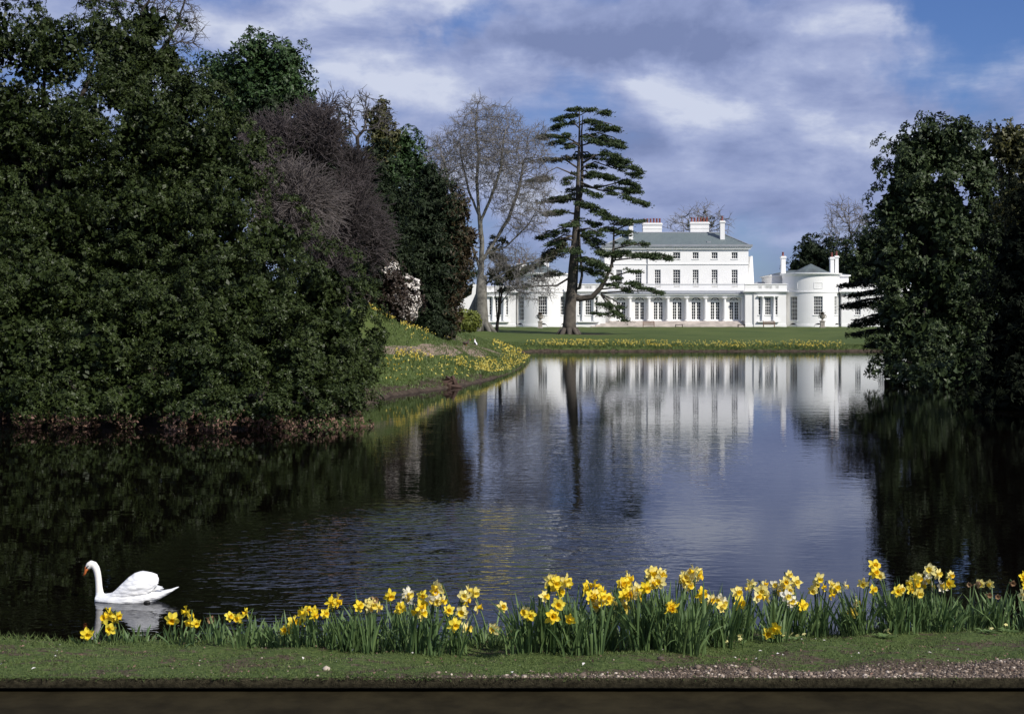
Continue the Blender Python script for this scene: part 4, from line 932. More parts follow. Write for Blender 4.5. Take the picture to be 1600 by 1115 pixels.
leafy('evergreen_tree', 'tall evergreen rising behind the far left shrub to the top edge', 'tree', gbase(60, 58), [PL(-20, 330, 56, 130, 110), PL(100, 350, 56, 120, 100), PL(20, 190, 57.5, 130, 110), PL(120, 200, 57, 90, 90), PL(70, 80, 58, 110, 95), PL(-40, 60, 58, 110, 110), PL(160, 60, 59, 55, 60), PL(-100, 220, 57, 90, 200), PL(60, 280, 60, 170, 90), PL(90, 410, 57, 180, 70), PL(210, 290, 58, 70, 110)],
      'laurel', 760, .50, 30, 7, .125, .048, .45, group=LG, fill=5000, updir=.5, dome=1.3)
leafy('evergreen_tree', 'rounded evergreen with open top between the tallest left tree and the bare shrubs', 'tree', gbase(280, 58), [PL(240, 330, 55.5, 110, 95), PL(340, 340, 55, 75, 80), PL(330, 240, 56.5, 80, 90), PL(240, 210, 57, 95, 95), PL(370, 275, 56.5, 48, 70), PL(430, 380, 54.5, 62, 60), PL(290, 160, 58, 60, 60), PL(400, 230, 57.5, 25, 45), PL(270, 300, 60, 120, 90), PL(330, 410, 57, 130, 60), PL(190, 120, 64, 70, 90), PL(280, 240, 58, 80, 90)],
      'laurel', 640, .48, 30, 7, .125, .048, .4, group=LG, fill=4200, updir=.5, dome=1.2)
leafy('evergreen_tree', 'slender loose evergreen crown with sky gaps below the bare twigs at top left', 'tree', gbase(230, 64), [PL(215, 90, 63, 52, 60), PL(235, 40, 64, 40, 40), PL(170, 70, 64, 40, 45), PL(262, 100, 63, 26, 50), PL(205, 150, 62, 60, 40), PL(285, 130, 62, 22, 28)],
      'laurel', 130, .62, 11, 7, .17, .06, .3, group=LG, fill=500)
leafy('evergreen_shrub', 'dark evergreen undergrowth deep behind the left shore trees', 'shrub', gbase(180, 70), [PL(60, 430, 67, 160, 70), PL(330, 440, 67, 150, 55), PL(225, 320, 69, 70, 110), PL(60, 300, 69, 120, 90), PL(190, 430, 67, 120, 60)], 'yew', 420, .8, 16, 6, .3, .14, .4, group=LG, fill=3000)
# round holm oak and neighbours on the hill
leafy('evergreen_tree', 'bright green round-headed evergreen standing above the bare purple shrubs', 'tree', gbase(410, 86), [PL(415, 112, 85, 48, 46), PL(380, 125, 85, 42, 36), PL(445, 130, 85, 36, 42), PL(345, 118, 86, 26, 24), PL(420, 165, 85, 58, 36), PL(400, 80, 85.5, 26, 18), PL(450, 90, 85.5, 20, 18), PL(370, 180, 86, 50, 45)],
      'holly', 250, .8, 14, 6, .24, .10, .35, fill=2200, jit=.3)
leafy('ivy_tree', 'ivy-clad tree with yellow-green tufts beside the bare crown', 'tree', gbase(600, 112), [PL(592, 196, 112, 13, 16), PL(604, 218, 112, 22, 16), PL(597, 173, 112, 6, 6), PL(588, 244, 112, 22, 20)], 'ivy', 70, .7, 11, 6, .26, .12, .3, fill=400)
leafy('holly_tree', 'loose dark green holly crown right of the ivy-clad tree', 'tree', gbase(630, 118), [PL(625, 225, 116, 30, 25), PL(640, 262, 115, 30, 35), PL(600, 275, 114, 40, 40), PL(620, 330, 112, 50, 50), PL(655, 300, 116, 20, 35)], 'holly', 190, .75, 12, 6, .27, .11, .35, fill=1400, jit=.4)
YW_ = [PL(660, 360, 108, 45, 55), PL(680, 300, 109, 20, 35), PL(700, 345, 108, 25, 50), PL(640, 410, 106, 55, 60), PL(690, 420, 106, 34, 60), PL(670, 480, 105, 33, 46), PL(650, 490, 104, 45, 34), PL(664, 270, 110, 10, 22), PL(620, 350, 108, 35, 50)]
def brownside(v, f, mat):
    x = v[f[:, 0], 0] / v[f[:, 0], 1] * F + 800; return [mat, 'yewbrown'], (RNG.random(len(f)) < np.clip((x - 690) / 50, 0, .75)).astype(np.int32)
leafy('yew_tree', 'big dark yew with browned right side at the end of the daffodil slope', 'tree', gbase(690, 108), YW_, 'yew', 420, .8, 15, 6, .30, .09, .55, fill=3200, droop=.35, jit=.35, extra=brownside)
leafy('yew_tree', 'small brown-tipped yew spire against the pale plane branches', 'tree', gbase(706, 114), [PL(700, 490, 111, 13, 40), PL(708, 460, 112, 14, 30), PL(720, 390, 114, 17, 42), PL(716, 345, 114, 9, 22), PL(733, 370, 114, 9, 18), PL(716, 440, 112, 11, 26), PL(720, 322, 114, 5, 14)], 'yewbrown', 90, .6, 12, 6, .28, .09, .3, fill=500, droop=.3)
def blossomtop(v, f, mat):
    return [mat, 'blossom'], None
leafy('rhododendron', 'dark reddish rhododendron bush left of the white blossom', 'shrub', gbase(585, 97), [PL(585, 455, 96, 38, 42), PL(560, 420, 96, 34, 45), PL(605, 480, 95, 34, 24), PL(545, 470, 95, 30, 40)], 'redleaf', 150, .6, 14, 6, .22, .09, .2, fill=900)
t = leafy('magnolia_shrub', 'shrub covered in white blossom on the daffodil slope', 'shrub', gbase(628, 98), [PL(632, 475, 97, 22, 26), PL(610, 430, 97, 16, 24), PL(640, 455, 97.5, 14, 18)], 'redleaf', 60, .5, 10, 5, .2, .08, .15, fill=300)
LB = [PL(636, 470, 96.6, 17, 24), PL(606, 425, 96.6, 9, 20), PL(628, 490, 96.4, 16, 10), PL(642, 450, 96.8, 10, 14)]
v, f, ti = crown_leaves(LB, 90, .35, 9, 5, .16, .12, fill=0); link('blossom', mesh_np('blossom', v, f, 'blossom', tint=ti), t)
leafy('lime_green_bush', 'bright yellow-green rounded bush at the foot of the leaning trunk', 'shrub', gbase(725, 150), [PL(725, 500, 149, 20, 15), PL(712, 505, 148.5, 12, 12), PL(738, 503, 149, 10, 13)], 'limebush', 120, .35, 14, 6, .2, .09, .1, fill=500)
leafy('evergreen_bush', 'low dark clipped evergreen at the path bend under the yew', 'shrub', gbase(685, 104), [PL(680, 515, 103, 23, 17), PL(655, 505, 102.5, 26, 16)], 'yew', 90, .45, 13, 6, .2, .08, .12, fill=700)
# right shore
RG = 'evergreens on the right shore'
leafy('holm_oak', 'large rounded evergreen oak on the right shore', 'tree', gbase(1465, 84), [PL(1430, 260, 83, 48, 55), PL(1480, 240, 84, 58, 50), PL(1530, 270, 84, 38, 60), PL(1400, 330, 82.5, 42, 60), PL(1470, 340, 82, 62, 70), PL(1540, 350, 83, 42, 80), PL(1405, 420, 82, 45, 55), PL(1470, 440, 81.5, 60, 60), PL(1530, 450, 82, 60, 80), PL(1400, 490, 81, 32, 50), PL(1440, 530, 80, 50, 60), PL(1400, 560, 80, 22, 36), PL(1500, 560, 80, 70, 80), PL(1392, 585, 78.5, 14, 18), PL(1440, 585, 77, 50, 28), PL(1510, 590, 75, 60, 34), PL(1445, 215, 83.5, 36, 26), PL(1500, 210, 83.5, 42, 26), PL(1420, 300, 84, 50, 70), PL(1385, 400, 83, 26, 70), PL(1580, 400, 85, 50, 150), PL(1465, 380, 86, 75, 170), PL(1510, 480, 85, 75, 70), PL(1440, 480, 84, 55, 60), PL(1402, 598, 78, 26, 20)],
      'holmoak', 950, .6, 14, 6, .22, .095, .55, fill=5200, group=RG, jit=.28, dome=1.7)
leafy('ivy_tree', 'tree with round ivy balls at the right edge', 'tree', gbase(1590, 72), [PL(1578, 208, 70, 12, 11), PL(1562, 222, 70, 13, 12), PL(1598, 215, 70, 14, 14), PL(1580, 245, 70, 22, 18), PL(1610, 250, 70, 30, 40), PL(1600, 320, 70, 42, 60), PL(1560, 235, 70, 10, 10)], 'ivy', 150, .5, 12, 6, .2, .10, .3, fill=900, group=RG)
leafy('yew_tree', 'added yew with shade put into its leaves filling the right edge down to the water', 'tree', gbase(1620, 62), [PL(1600, 420, 60, 62, 110), PL(1660, 380, 60, 80, 150), PL(1590, 540, 58.5, 72, 100), PL(1680, 560, 58, 110, 130), PL(1560, 600, 58, 48, 60), PL(1620, 330, 61, 40, 60), PL(1640, 620, 56, 90, 46), PL(1560, 630, 57, 50, 28), PL(1740, 450, 58, 80, 220)],
      'yew_shade', 420, .62, 15, 6, .22, .07, .5, fill=4500, group=RG, droop=.35)  # yew added where the right edge only fades to dark
leafy('yew_tree', 'unseen yew added beyond the right frame edge to cast shade', 'tree', gbase(1790, 46), [PL(1800, 400, 46, 170, 220), PL(1830, 600, 45, 160, 150), PL(1760, 560, 46, 120, 140)], 'yew_shade', 220, .8, 12, 6, .26, .09, .5, fill=3500, group=RG)  # unseen tree placed to throw shade on the oak
# behind the house
leafy('evergreen_tree', 'dark evergreen behind the right round bow', 'tree', gbase(1272, 285), [PL(1270, 400, 284, 30, 25), PL(1250, 420, 284, 24, 20), PL(1285, 420, 284, 30, 40), PL(1262, 385, 285, 10, 12), PL(1300, 440, 284, 35, 60)], 'yew', 140, 1.5, 13, 6, .6, .22, .5, fill=900)
leafy('evergreen_tree', 'grey-green evergreen mass between the round bow and the right oak', 'tree', gbase(1335, 275), [PL(1335, 425, 274, 30, 45), PL(1360, 400, 274, 30, 60), PL(1385, 440, 272, 40, 60), PL(1330, 470, 270, 28, 30)], 'holmoak', 140, 1.5, 13, 6, .6, .22, .5, fill=900)
leafy('distant_tree', 'low dark trees far left beyond the service building', 'tree', gbase(690, 290), [PL(680, 440, 288, 60, 60), PL(740, 470, 288, 50, 40), PL(800, 480, 290, 40, 25), PL(620, 430, 288, 60, 80)], 'yew', 120, 1.8, 12, 6, .7, .25, .5, fill=900)

# ------------------------------------------------------------------ bare trees
def colonize(att, start, step, infl, kill, iters=220, grav=0.0, wig=.25, seed=1, limbs=()):
    """branches grown towards points spread through the crown; returns nodes and parents"""
    rg = np.random.default_rng(seed); P = [np.array(p, float) for p in start]; par = [-1] + list(range(len(start) - 1))
    for lm in limbs:                                  # main limbs given beforehand
        pi_ = int(np.argmin([np.linalg.norm(p - lm[0]) for p in P[:len(start)]]))
        for q_ in lm[1:]: P.append(np.array(q_, float)); par.append(pi_); pi_ = len(P) - 1
    att = np.array(att, float); best = np.full(len(att), 1e9); bi = np.zeros(len(att), int)
    def upd(i0):
        nonlocal best, bi
        for i in range(i0, len(P)):
            d = np.linalg.norm(att - P[i], axis=1); mk = d < best; best[mk] = d[mk]; bi[mk] = i
    upd(0)
    for it in range(iters):
        act = best < infl if it > 8 else best < 1e8
        if not act.any(): break
        dirs = {}
        for a, i in zip(att[act], bi[act]):
            d = a - P[i]; dirs.setdefault(i, []).append(d / (np.linalg.norm(d) + 1e-9))
        n0 = len(P)
        for i, ds in dirs.items():
            d = np.sum(ds, 0) / len(ds) + rg.normal(size=3) * wig + np.array([0, 0, grav]); d = d / (np.linalg.norm(d) + 1e-9)
            P.append(P[i] + d * step); par.append(i)
        upd(n0); kp = best > kill; att, best, bi = att[kp], best[kp], bi[kp]
        if len(att) == 0: break
    return np.array(P), np.array(par)
def grow(t, P, par, r_tip, expo, rmax, bark, twig, ntw, twl, droop=.2, twr=.012, seed=2, name_tw='twigs', zmin=-99):
    rg = np.random.default_rng(seed); n = len(P); acc = np.zeros(n); nch = np.zeros(n, int)
    for i in range(n - 1, 0, -1):
        if nch[i] == 0: acc[i] += r_tip ** expo
        acc[par[i]] += acc[i]; nch[par[i]] += 1
    rad = np.minimum(acc ** (1 / expo), rmax); rad[0] = max(rad[0], rad[1] if n > 1 else 0)
    i = np.arange(1, n); r0 = np.minimum(rad[par[i]], rad[i] * 1.35); thick = rad[i] > r_tip * 3.0
    d = nrm(P[i] - P[par[i]]); st = P[par[i]] - d * (r0 * .25)[:, None]
    segs_mesh('trunk', st[thick], P[i][thick], r0[thick], rad[i][thick], bark, t, 8)
    th = ~thick; tips = np.where(rad < r_tip * 2.2)[0]; tips = tips[P[tips, 2] > zmin]
    p0, p1, q0, q1 = [st[th]], [P[i][th]], [r0[th]], [rad[i][th]]
    if ntw and len(tips):
        b_ = np.repeat(tips, ntw); base = P[b_]; pd = nrm(P[b_] - P[np.maximum(par[b_], 0)] + 1e-6)
        d1 = nrm(pd * .8 + rg.normal(size=(len(b_), 3)) * .65 + np.array([0, 0, .15])); L1 = twl * rg.uniform(.5, 1.2, (len(b_), 1))
        m1 = base + d1 * L1 * .5; d2 = nrm(d1 + rg.normal(size=d1.shape) * .4 + np.array([0, 0, -droop])); e1 = m1 + d2 * L1 * .5
        d3 = nrm(d1 + rg.normal(size=d1.shape) * .8); e2 = m1 + d3 * L1 * .45
        one = np.ones(len(b_)); p0 += [base, m1, m1]; p1 += [m1, e1, e2]; q0 += [one * twr * 1.5, one * twr, one * twr]; q1 += [one * twr, one * twr * .5, one * twr * .5]
    segs_mesh(name_tw, np.concatenate(p0), np.concatenate(p1), np.concatenate(q0), np.concatenate(q1), twig, t, 3)
def ell_points(lobes, n, seed, shell=.35):
    rg = np.random.default_rng(seed); w = np.array([l[3] * l[4] * l[5] for l in lobes]) ** .8; ch = rg.choice(len(lobes), n, p=w / w.sum()); lb = np.array(lobes)[ch]
    d = nrm(rg.normal(size=(n, 3))); return lb[:, :3] + d * lb[:, 3:] * (rg.random((n, 1)) ** shell)
def tpath(pts, d, step, sp=None):
    out_ = [np.array(at(*pts[0], d))]
    for a, b_ in zip(pts, pts[1:]):
        A, B = np.array(at(*a, d)), np.array(at(*b_, d)); k_ = max(1, int(np.linalg.norm(B - A) / step))
        out_ += [A + (B - A) * (i + 1) / k_ + RNG.normal(size=3) * .02 * (i < k_ - 1) for i in range(k_)]
    return out_
def bare(name, label, base, lobes, trunk, d, natt, step, infl, kill, r_tip, expo, rmax, bark, twig, ntw, twl, seed, group=None, limbs=(), **kw):
    t = empty(name, base, label, 'tree', group)
    st = tpath(trunk, d, step); st[0][2] = base[2] - .3
    P, par = colonize(ell_points(lobes, natt, seed), st, step, infl, kill, seed=seed, limbs=[[np.array(p) + np.array([0, dy * i / len(lp), 0]) for i, p in enumerate(lp)] for lp, dy in [(tpath(l_, d, step), dy) for l_, dy in limbs]])
    grow(t, P, par, r_tip, expo, rmax, bark, twig, ntw, twl, seed=seed, **kw); return t
PD = 190
plane = bare('plane_tree', 'tall bare plane tree with pale branches left of the cedar', gbase(752, PD), [PL(752, 230, PD, 50, 75), PL(700, 260, PD, 42, 60), PL(800, 265, PD, 50, 70), PL(745, 175, PD, 22, 26), PL(690, 330, PD, 32, 40), PL(820, 330, PD, 45, 40), PL(780, 200, PD, 40, 40), PL(840, 230, PD, 25, 40), PL(800, 410, PD, 45, 25), PL(830, 450, PD, 45, 25), PL(850, 290, PD, 20, 30)],
     [(752, 517), (750, 480), (751, 430), (753, 380), (748, 330), (745, 280)], PD, 4200, .55, 9, .75, .024, 2.22, .85, 'bark_plane', 'twig_grey', 4, 1.5, 11, droop=.35, twr=.017, limbs=[([(752, 425), (738, 385), (718, 345), (702, 290), (694, 250)], -2), ([(752, 410), (772, 378), (795, 340), (812, 290), (818, 250)], 2), ([(749, 350), (765, 315), (782, 268), (788, 215)], -3), ([(748, 335), (733, 300), (722, 255), (716, 215)], 3), ([(754, 445), (785, 428), (818, 412), (850, 408)], -3), ([(751, 390), (725, 375), (700, 372), (684, 350)], 2), ([(745, 282), (748, 240), (742, 195), (746, 160)], 1), ([(753, 400), (790, 385), (825, 350), (842, 320)], 4)])
bm = bmesh.new(); q = [at(735, 512, PD + 1), at(742, 485, PD + 1), at(752, 455, PD + .5), at(758, 432, PD)]
tube(bm, [gbase(752, PD), at(752, 500, PD), at(752, 470, PD), at(753, 430, PD)], [1.15, .95, .8, .62], 12, .07); tube(bm, q, [1.1, .8, .55, .3], 10, .08)
for s in range(7): a_ = s * .9; tube(bm, [Vector(gbase(752, PD)) + Vector((.8 * math.cos(a_), .8 * math.sin(a_), 1.1)), Vector(gbase(752, PD)) + Vector((1.9 * math.cos(a_), 1.9 * math.sin(a_), -.2))], [.4, .3], 7)
bm_obj('bole', bm, 'bark_plane', plane, True)
IV = [PL(770, 395, PD + 3, 6, 24), PL(783, 408, PD + 3, 12, 20), PL(798, 425, PD + 3, 14, 14), PL(771, 430, PD + 3, 8, 14), PL(787, 378, PD + 3, 8, 8), PL(812, 440, PD + 3, 10, 8)]
leafy('weeping_conifer', 'small drooping dark conifer between the plane and the cedar', 'tree', gbase(776, PD + 4), IV, 'ivy', 75, .55, 9, 6, .34, .09, .22, fill=60, droop=.8, jit=.5)
bare('bare_tree', 'bare tree with thick crooked limbs on the skyline above the purple shrubs', gbase(560, 104), [PL(545, 175, 103, 26, 28), PL(575, 175, 103, 24, 26), PL(560, 152, 103, 22, 12), PL(600, 190, 103, 16, 24)], [(562, 480), (560, 300), (560, 240), (558, 215)], 103, 520, .4, 4, .6, .030, 2.2, .4, 'bark_dark', 'twig_dark', 3, .8, 21, zmin=8, twr=.018)
bare('bare_tree', 'bare tree whose twigs stick out at the top left above the evergreens', gbase(230, 96), [PL(282, 38, 95, 40, 46), PL(225, 5, 95, 55, 34), PL(300, 62, 95, 20, 26), PL(150, -6, 95, 50, 30), PL(250, -40, 95, 60, 40)], [(225, 480), (228, 200), (230, 90)], 95, 560, .42, 4, .6, .028, 2.2, .4, 'bark_dark', 'twig_dark', 3, .9, 22, zmin=6, droop=.1, twr=.016)
bare('bare_tree', 'bare tree behind the house roof between the chimneys', gbase(1092, 300), [PL(1095, 345, 299, 40, 28), PL(1065, 350, 299, 26, 22), PL(1120, 348, 299, 28, 22), PL(1100, 328, 299, 24, 12)], [(1094, 505), (1094, 400), (1096, 375)], 299, 420, 1.0, 12, 1.5, .055, 2.3, .9, 'bark_dark', 'twig_grey', 3, 2.0, 23, zmin=10, twr=.03)
IVB = [PL(1105, 343, 298, 8, 10), PL(1078, 358, 298, 8, 6), PL(1108, 360, 298, 7, 8)]
v, f, ti = crown_leaves(IVB, 26, .6, 7, 5, .4, .2, fill=0); link('ivy', mesh_np('ivy', v, f, 'ivy', tint=ti), bpy.data.objects['bare_tree.002'])
bare('bare_tree', 'bare tree with drooping twigs beside the right oak', gbase(1325, 290), [PL(1322, 345, 289, 32, 34), PL(1305, 370, 289, 20, 26), PL(1345, 360, 289, 22, 34), PL(1320, 322, 289, 14, 12)], [(1325, 505), (1324, 420), (1322, 385)], 289, 480, .95, 12, 1.4, .055, 2.3, .7, 'bark_dark', 'twig_grey', 4, 2.2, 24, zmin=10, droop=.6, twr=.03)
bare('bare_tree', 'pale bare tree standing behind the plane on the skyline left', gbase(680, 240), [PL(680, 250, 239, 30, 45), PL(655, 270, 239, 22, 40), PL(710, 240, 239, 25, 40)], [(682, 500), (681, 330), (680, 290)], 239, 420, .85, 10, 1.3, .045, 2.3, .5, 'bark_plane', 'twig_grey', 3, 1.6, 25, zmin=8, twr=.022)

# thickets of bare twigs on the hill
def thicket(label, base, lobes, n, twl, mat, seed, arch=.5, rr=.014):
    t = empty('bare_shrub', base, label, 'shrub', 'bare twiggy shrubs on the slope'); rg = np.random.default_rng(seed)
    bm = bmesh.new(); trunk_mesh(bm, base, (lobes[0][0], lobes[0][1], lobes[0][2]), .14, lobes); bm_obj('trunk', bm, 'bark_dark', t, True)
    p = ell_points(lobes, n, seed, .55); c0 = np.array(lobes)[:, :3].mean(0) - np.array([0, 0, 2.0])
    d = nrm(nrm(p - c0) * .8 + rg.normal(size=p.shape) * .55 + np.array([0, 0, .25])); P0, P1 = [], []
    cur = p; L_ = twl * rg.uniform(.5, 1.3, (n, 1))
    for k_ in range(4):
        nx_ = cur + d * L_ / 4; P0.append(cur); P1.append(nx_); d = nrm(d + rg.normal(size=d.shape) * .22 + np.array([0, 0, -arch * .3])); cur = nx_
        if k_ in (1, 2): ds = nrm(d + rg.normal(size=d.shape) * .6); P0.append(cur); P1.append(cur + ds * L_ * .3)
    p0, p1 = np.concatenate(P0), np.concatenate(P1); segs_mesh('twigs', p0, p1, rr, rr * .75, mat, t, 3)
thicket('grey bare shrub of arching twigs in front of the purple thicket', gbase(455, 75), [PL(450, 318, 73, 34, 24), PL(428, 300, 73, 14, 18), PL(478, 336, 73, 14, 24), PL(450, 350, 72, 30, 20)], 2300, 2.1, 'twig_pale', 31, .9, .016)
thicket('purple brown bare thicket under the round-headed evergreen', gbase(445, 80), [PL(430, 235, 78, 36, 38), PL(495, 225, 79, 26, 44), PL(410, 262, 77, 20, 36), PL(478, 192, 80, 16, 14), PL(512, 178, 80, 7, 12)], 3900, 1.3, 'twig_purple', 32, .4, .017)
thicket('dark purple bare thicket reaching down to the daffodil slope', gbase(540, 88), [PL(540, 340, 86, 40, 60), PL(552, 278, 87, 24, 34), PL(520, 420, 84, 28, 46), PL(580, 372, 88, 18, 46), PL(500, 380, 83, 14, 40), PL(530, 272, 87, 16, 36)], 5600, 1.3, 'twig_purple', 33, .4, .018)
leafy('evergreen_tree', 'dark green tree standing inside the purple thicket', 'tree', gbase(555, 95), [PL(555, 350, 93, 50, 70), PL(520, 280, 92, 36, 60), PL(460, 250, 88, 45, 60), PL(590, 300, 98, 30, 60), PL(540, 440, 92, 40, 50), PL(480, 350, 88, 30, 70), PL(600, 350, 98, 40, 80), PL(440, 210, 83, 50, 44), PL(505, 215, 84, 26, 34), PL(470, 260, 80, 50, 40), PL(535, 300, 88, 24, 50)], 'yew', 380, .9, 12, 6, .26, .11, .4, fill=2500)

# ------------------------------------------------------------------ cedar
CD = 200.0; CK = CD / F
cedar = empty('cedar_tree', gbase(890, CD), 'tall cedar with flat tiers of dark foliage in front of the house', 'tree')
CZ = landz(CED.x, CD)
def cp(px, py, dy=0.0): p = at(px, py, CD); return Vector((p.x, p.y + dy, p.z))
bm = bmesh.new()
tr = [(889, 524), (889.5, 505), (891, 480), (894, 450), (896, 420), (898, 391), (900, 360), (902, 330), (903, 312)]; trr = [1.12, .92, .84, .78, .72, .62, .5, .42, .38]
tube(bm, [cp(a, b_) for a, b_ in tr], trr, 14, .05)
tube(bm, [cp(903, 318), cp(903, 290), cp(904, 260), cp(905, 230), cp(905.5, 200), cp(905, 172)], [.32, .28, .24, .19, .13, .06], 9, .05)
tube(bm, [cp(904, 322), cp(909, 295, .5), cp(910, 260, .6), cp(909.5, 230, .6), cp(909, 205, .5), cp(911, 180, .3)], [.32, .26, .21, .17, .12, .05], 9, .05)
for s in range(8): a_ = s * .785; tube(bm, [cp(889, 514) + Vector((.85 * math.cos(a_), .85 * math.sin(a_), 0)), cp(889, 525) + Vector((1.9 * math.cos(a_), 1.9 * math.sin(a_), -.2))], [.42, .25], 7)
cT, cA, cS, cB = [], [], [], []
crg = np.random.default_rng(5)
def pad(c0, c1, width, thick, n, brown=0.0, droop=.0):
    """a flat spray of needle tufts along a bough from c0 to c1"""
    ax = Vector(c1) - Vector(c0); Lh = ax.length; sidev = Vector((-ax.y, ax.x, 0)); sidev = sidev.normalized() if sidev.length > 1e-3 else Vector((0, 1, 0))
    nb = max(6, int(Lh * width / .75)); k_ = max(1, n // nb)
    for j in range(nb):                                   # sub-sprays give the pad its broken edge
        u = crg.random() ** .8; w = crg.uniform(-1, 1) * width * .5 * (math.sin(math.pi * min(1, .18 + u * .8)) ** .7)
        c = Vector(c0) + ax * u + sidev * w + Vector((0, 0, crg.normal() * thick * .22 - droop * (abs(w) / width + max(0, u - .6)) * 1.0))
        rr_ = crg.uniform(.3, .72); m_ = crg.normal(size=(k_, 3)) * np.array([rr_ * .60, rr_ * .60, thick * .13]); m_[:, 2] -= (m_[:, 0] ** 2 + m_[:, 1] ** 2) * .20
        cT.append(m_ + np.array(c)); cB.append(np.full(k_, brown))
def bough(pts, pads, r0=.2, jy=0.0):
    tube(bm, [cp(a, b_, jy * i / max(1, len(pts) - 1)) for i, (a, b_) in enumerate(pts)], [r0 * (1 - .75 * i / (len(pts) - 1)) for i in range(len(pts))], 6, .05)
    for (x0, y0, x1, y1, w, th, n, *bb) in pads: pad(cp(x0, y0, jy * .6), cp(x1, y1, jy), w, th, n, bb[0] if bb else 0, bb[1] if len(bb) > 1 else .5)
# crown top
bough([(905, 180), (895, 172), (889, 171)], [(906, 169, 888, 170, 3.0, .5, 420)], .08); bough([(907, 180), (925, 170), (945, 173)], [(908, 172, 951, 174, 3.0, .5, 650)], .08, -.6)
bough([(906, 195), (930, 188), (955, 195), (965, 205)], [(912, 188, 965, 203, 3.2, .6, 1000), (915, 198, 960, 204, 3.0, .5, 350)], .12, -.8)
bough([(905, 200), (885, 180), (870, 186)], [(902, 180, 868, 184, 3.2, .6, 650), (897, 189, 864, 198, 3.0, .5, 600)], .12, .6)
bough([(908, 215), (935, 207), (960, 214), (973, 222)], [(918, 208, 973, 221, 3.4, .6, 950)], .13, 1.0); bough([(907, 228), (935, 220), (965, 226), (979, 231)], [(920, 222, 979, 230, 3.2, .5, 850)], .13, -1.2)
bough([(904, 225), (885, 215), (860, 210), (842, 216)], [(893, 213, 841, 213, 3.6, .6, 1000), (895, 222, 860, 223, 3.2, .5, 520)], .14, -.8)
bough([(910, 255), (930, 243), (955, 240), (985, 256), (1004, 274)], [(940, 240, 978, 252, 4.2, .8, 1100), (968, 250, 1003, 272, 3.2, .6, 800), (940, 250, 985, 262, 3.6, .5, 600)], .18, -1.2)
bough([(909, 262), (930, 252), (960, 262), (1004, 276)], [(915, 256, 940, 259, 2.6, .4, 260), (965, 258, 1004, 275, 2.4, .45, 420)], .14, 1.5)
bough([(909, 275), (935, 272), (958, 280)], [(912, 270, 960, 279, 4.0, .7, 1100)], .15, -1.5)
bough([(908, 290), (930, 294), (965, 285), (998, 291)], [(960, 280, 998, 290, 3.6, .7, 800), (930, 290, 1000, 298, 3.4, .6, 1000)], .18, .8)
bough([(907, 285), (935, 297), (970, 303), (1013, 318)], [(950, 301, 1013, 318, 2.8, .55, 950)], .17, -1.0); bough([(905, 298), (920, 302), (940, 308)], [(910, 297, 940, 307, 3.0, .6, 450)], .1, -1)
bough([(903, 322), (925, 322), (945, 330), (956, 340)], [(906, 322, 944, 330, 3.4, .7, 850), (930, 330, 956, 340, 2.6, .5, 350)], .16, -.9)
bough([(902, 262), (880, 247), (850, 246), (825, 252)], [(892, 246, 826, 250, 3.4, .5, 520, .8)], .15, .8); bough([(902, 275), (870, 262), (840, 278)], [(868, 278, 821, 282, 3.6, .6, 620, .7), (895, 272, 880, 288, 3, .5, 350, .2)], .14, -1)
bough([(901, 312), (875, 306), (845, 312)], [(895, 306, 840, 314, 3.8, .6, 850, .35)], .16, .6); bough([(900, 335), (880, 330), (858, 336)], [(890, 328, 852, 335, 3.6, .6, 750, .2)], .15, -.7)
bough([(899, 352), (875, 356), (850, 368)], [(892, 356, 843, 370, 3.8, .7, 850)], .17, .9); bough([(898, 368), (872, 374), (848, 392)], [(885, 380, 850, 398, 4.4, .9, 700, .6)], .16, -.9)
bough([(900, 345), (920, 346), (940, 352)], [(905, 344, 940, 350, 3, .6, 420)], .12, .7)
bough([(899, 365), (925, 375), (945, 395)], [(905, 360, 944, 378, 3.4, .6, 520, 0, .9), (915, 372, 950, 396, 3.0, .6, 480, 0, .9)], .15, .5)
bough([(898, 385), (870, 395), (840, 405), (815, 425)], [(880, 392, 845, 408, 4.6, 1.2, 1000, .75), (850, 408, 800, 430, 4.4, .9, 900, .15), (830, 420, 775, 440, 4.0, .8, 700, .1)], .2, -1.2)
bough([(896, 430), (870, 446), (835, 447), (800, 452)], [(880, 425, 840, 432, 3.6, .8, 520, .4), (830, 445, 780, 453, 3.4, .6, 420, .1)], .2, .8)
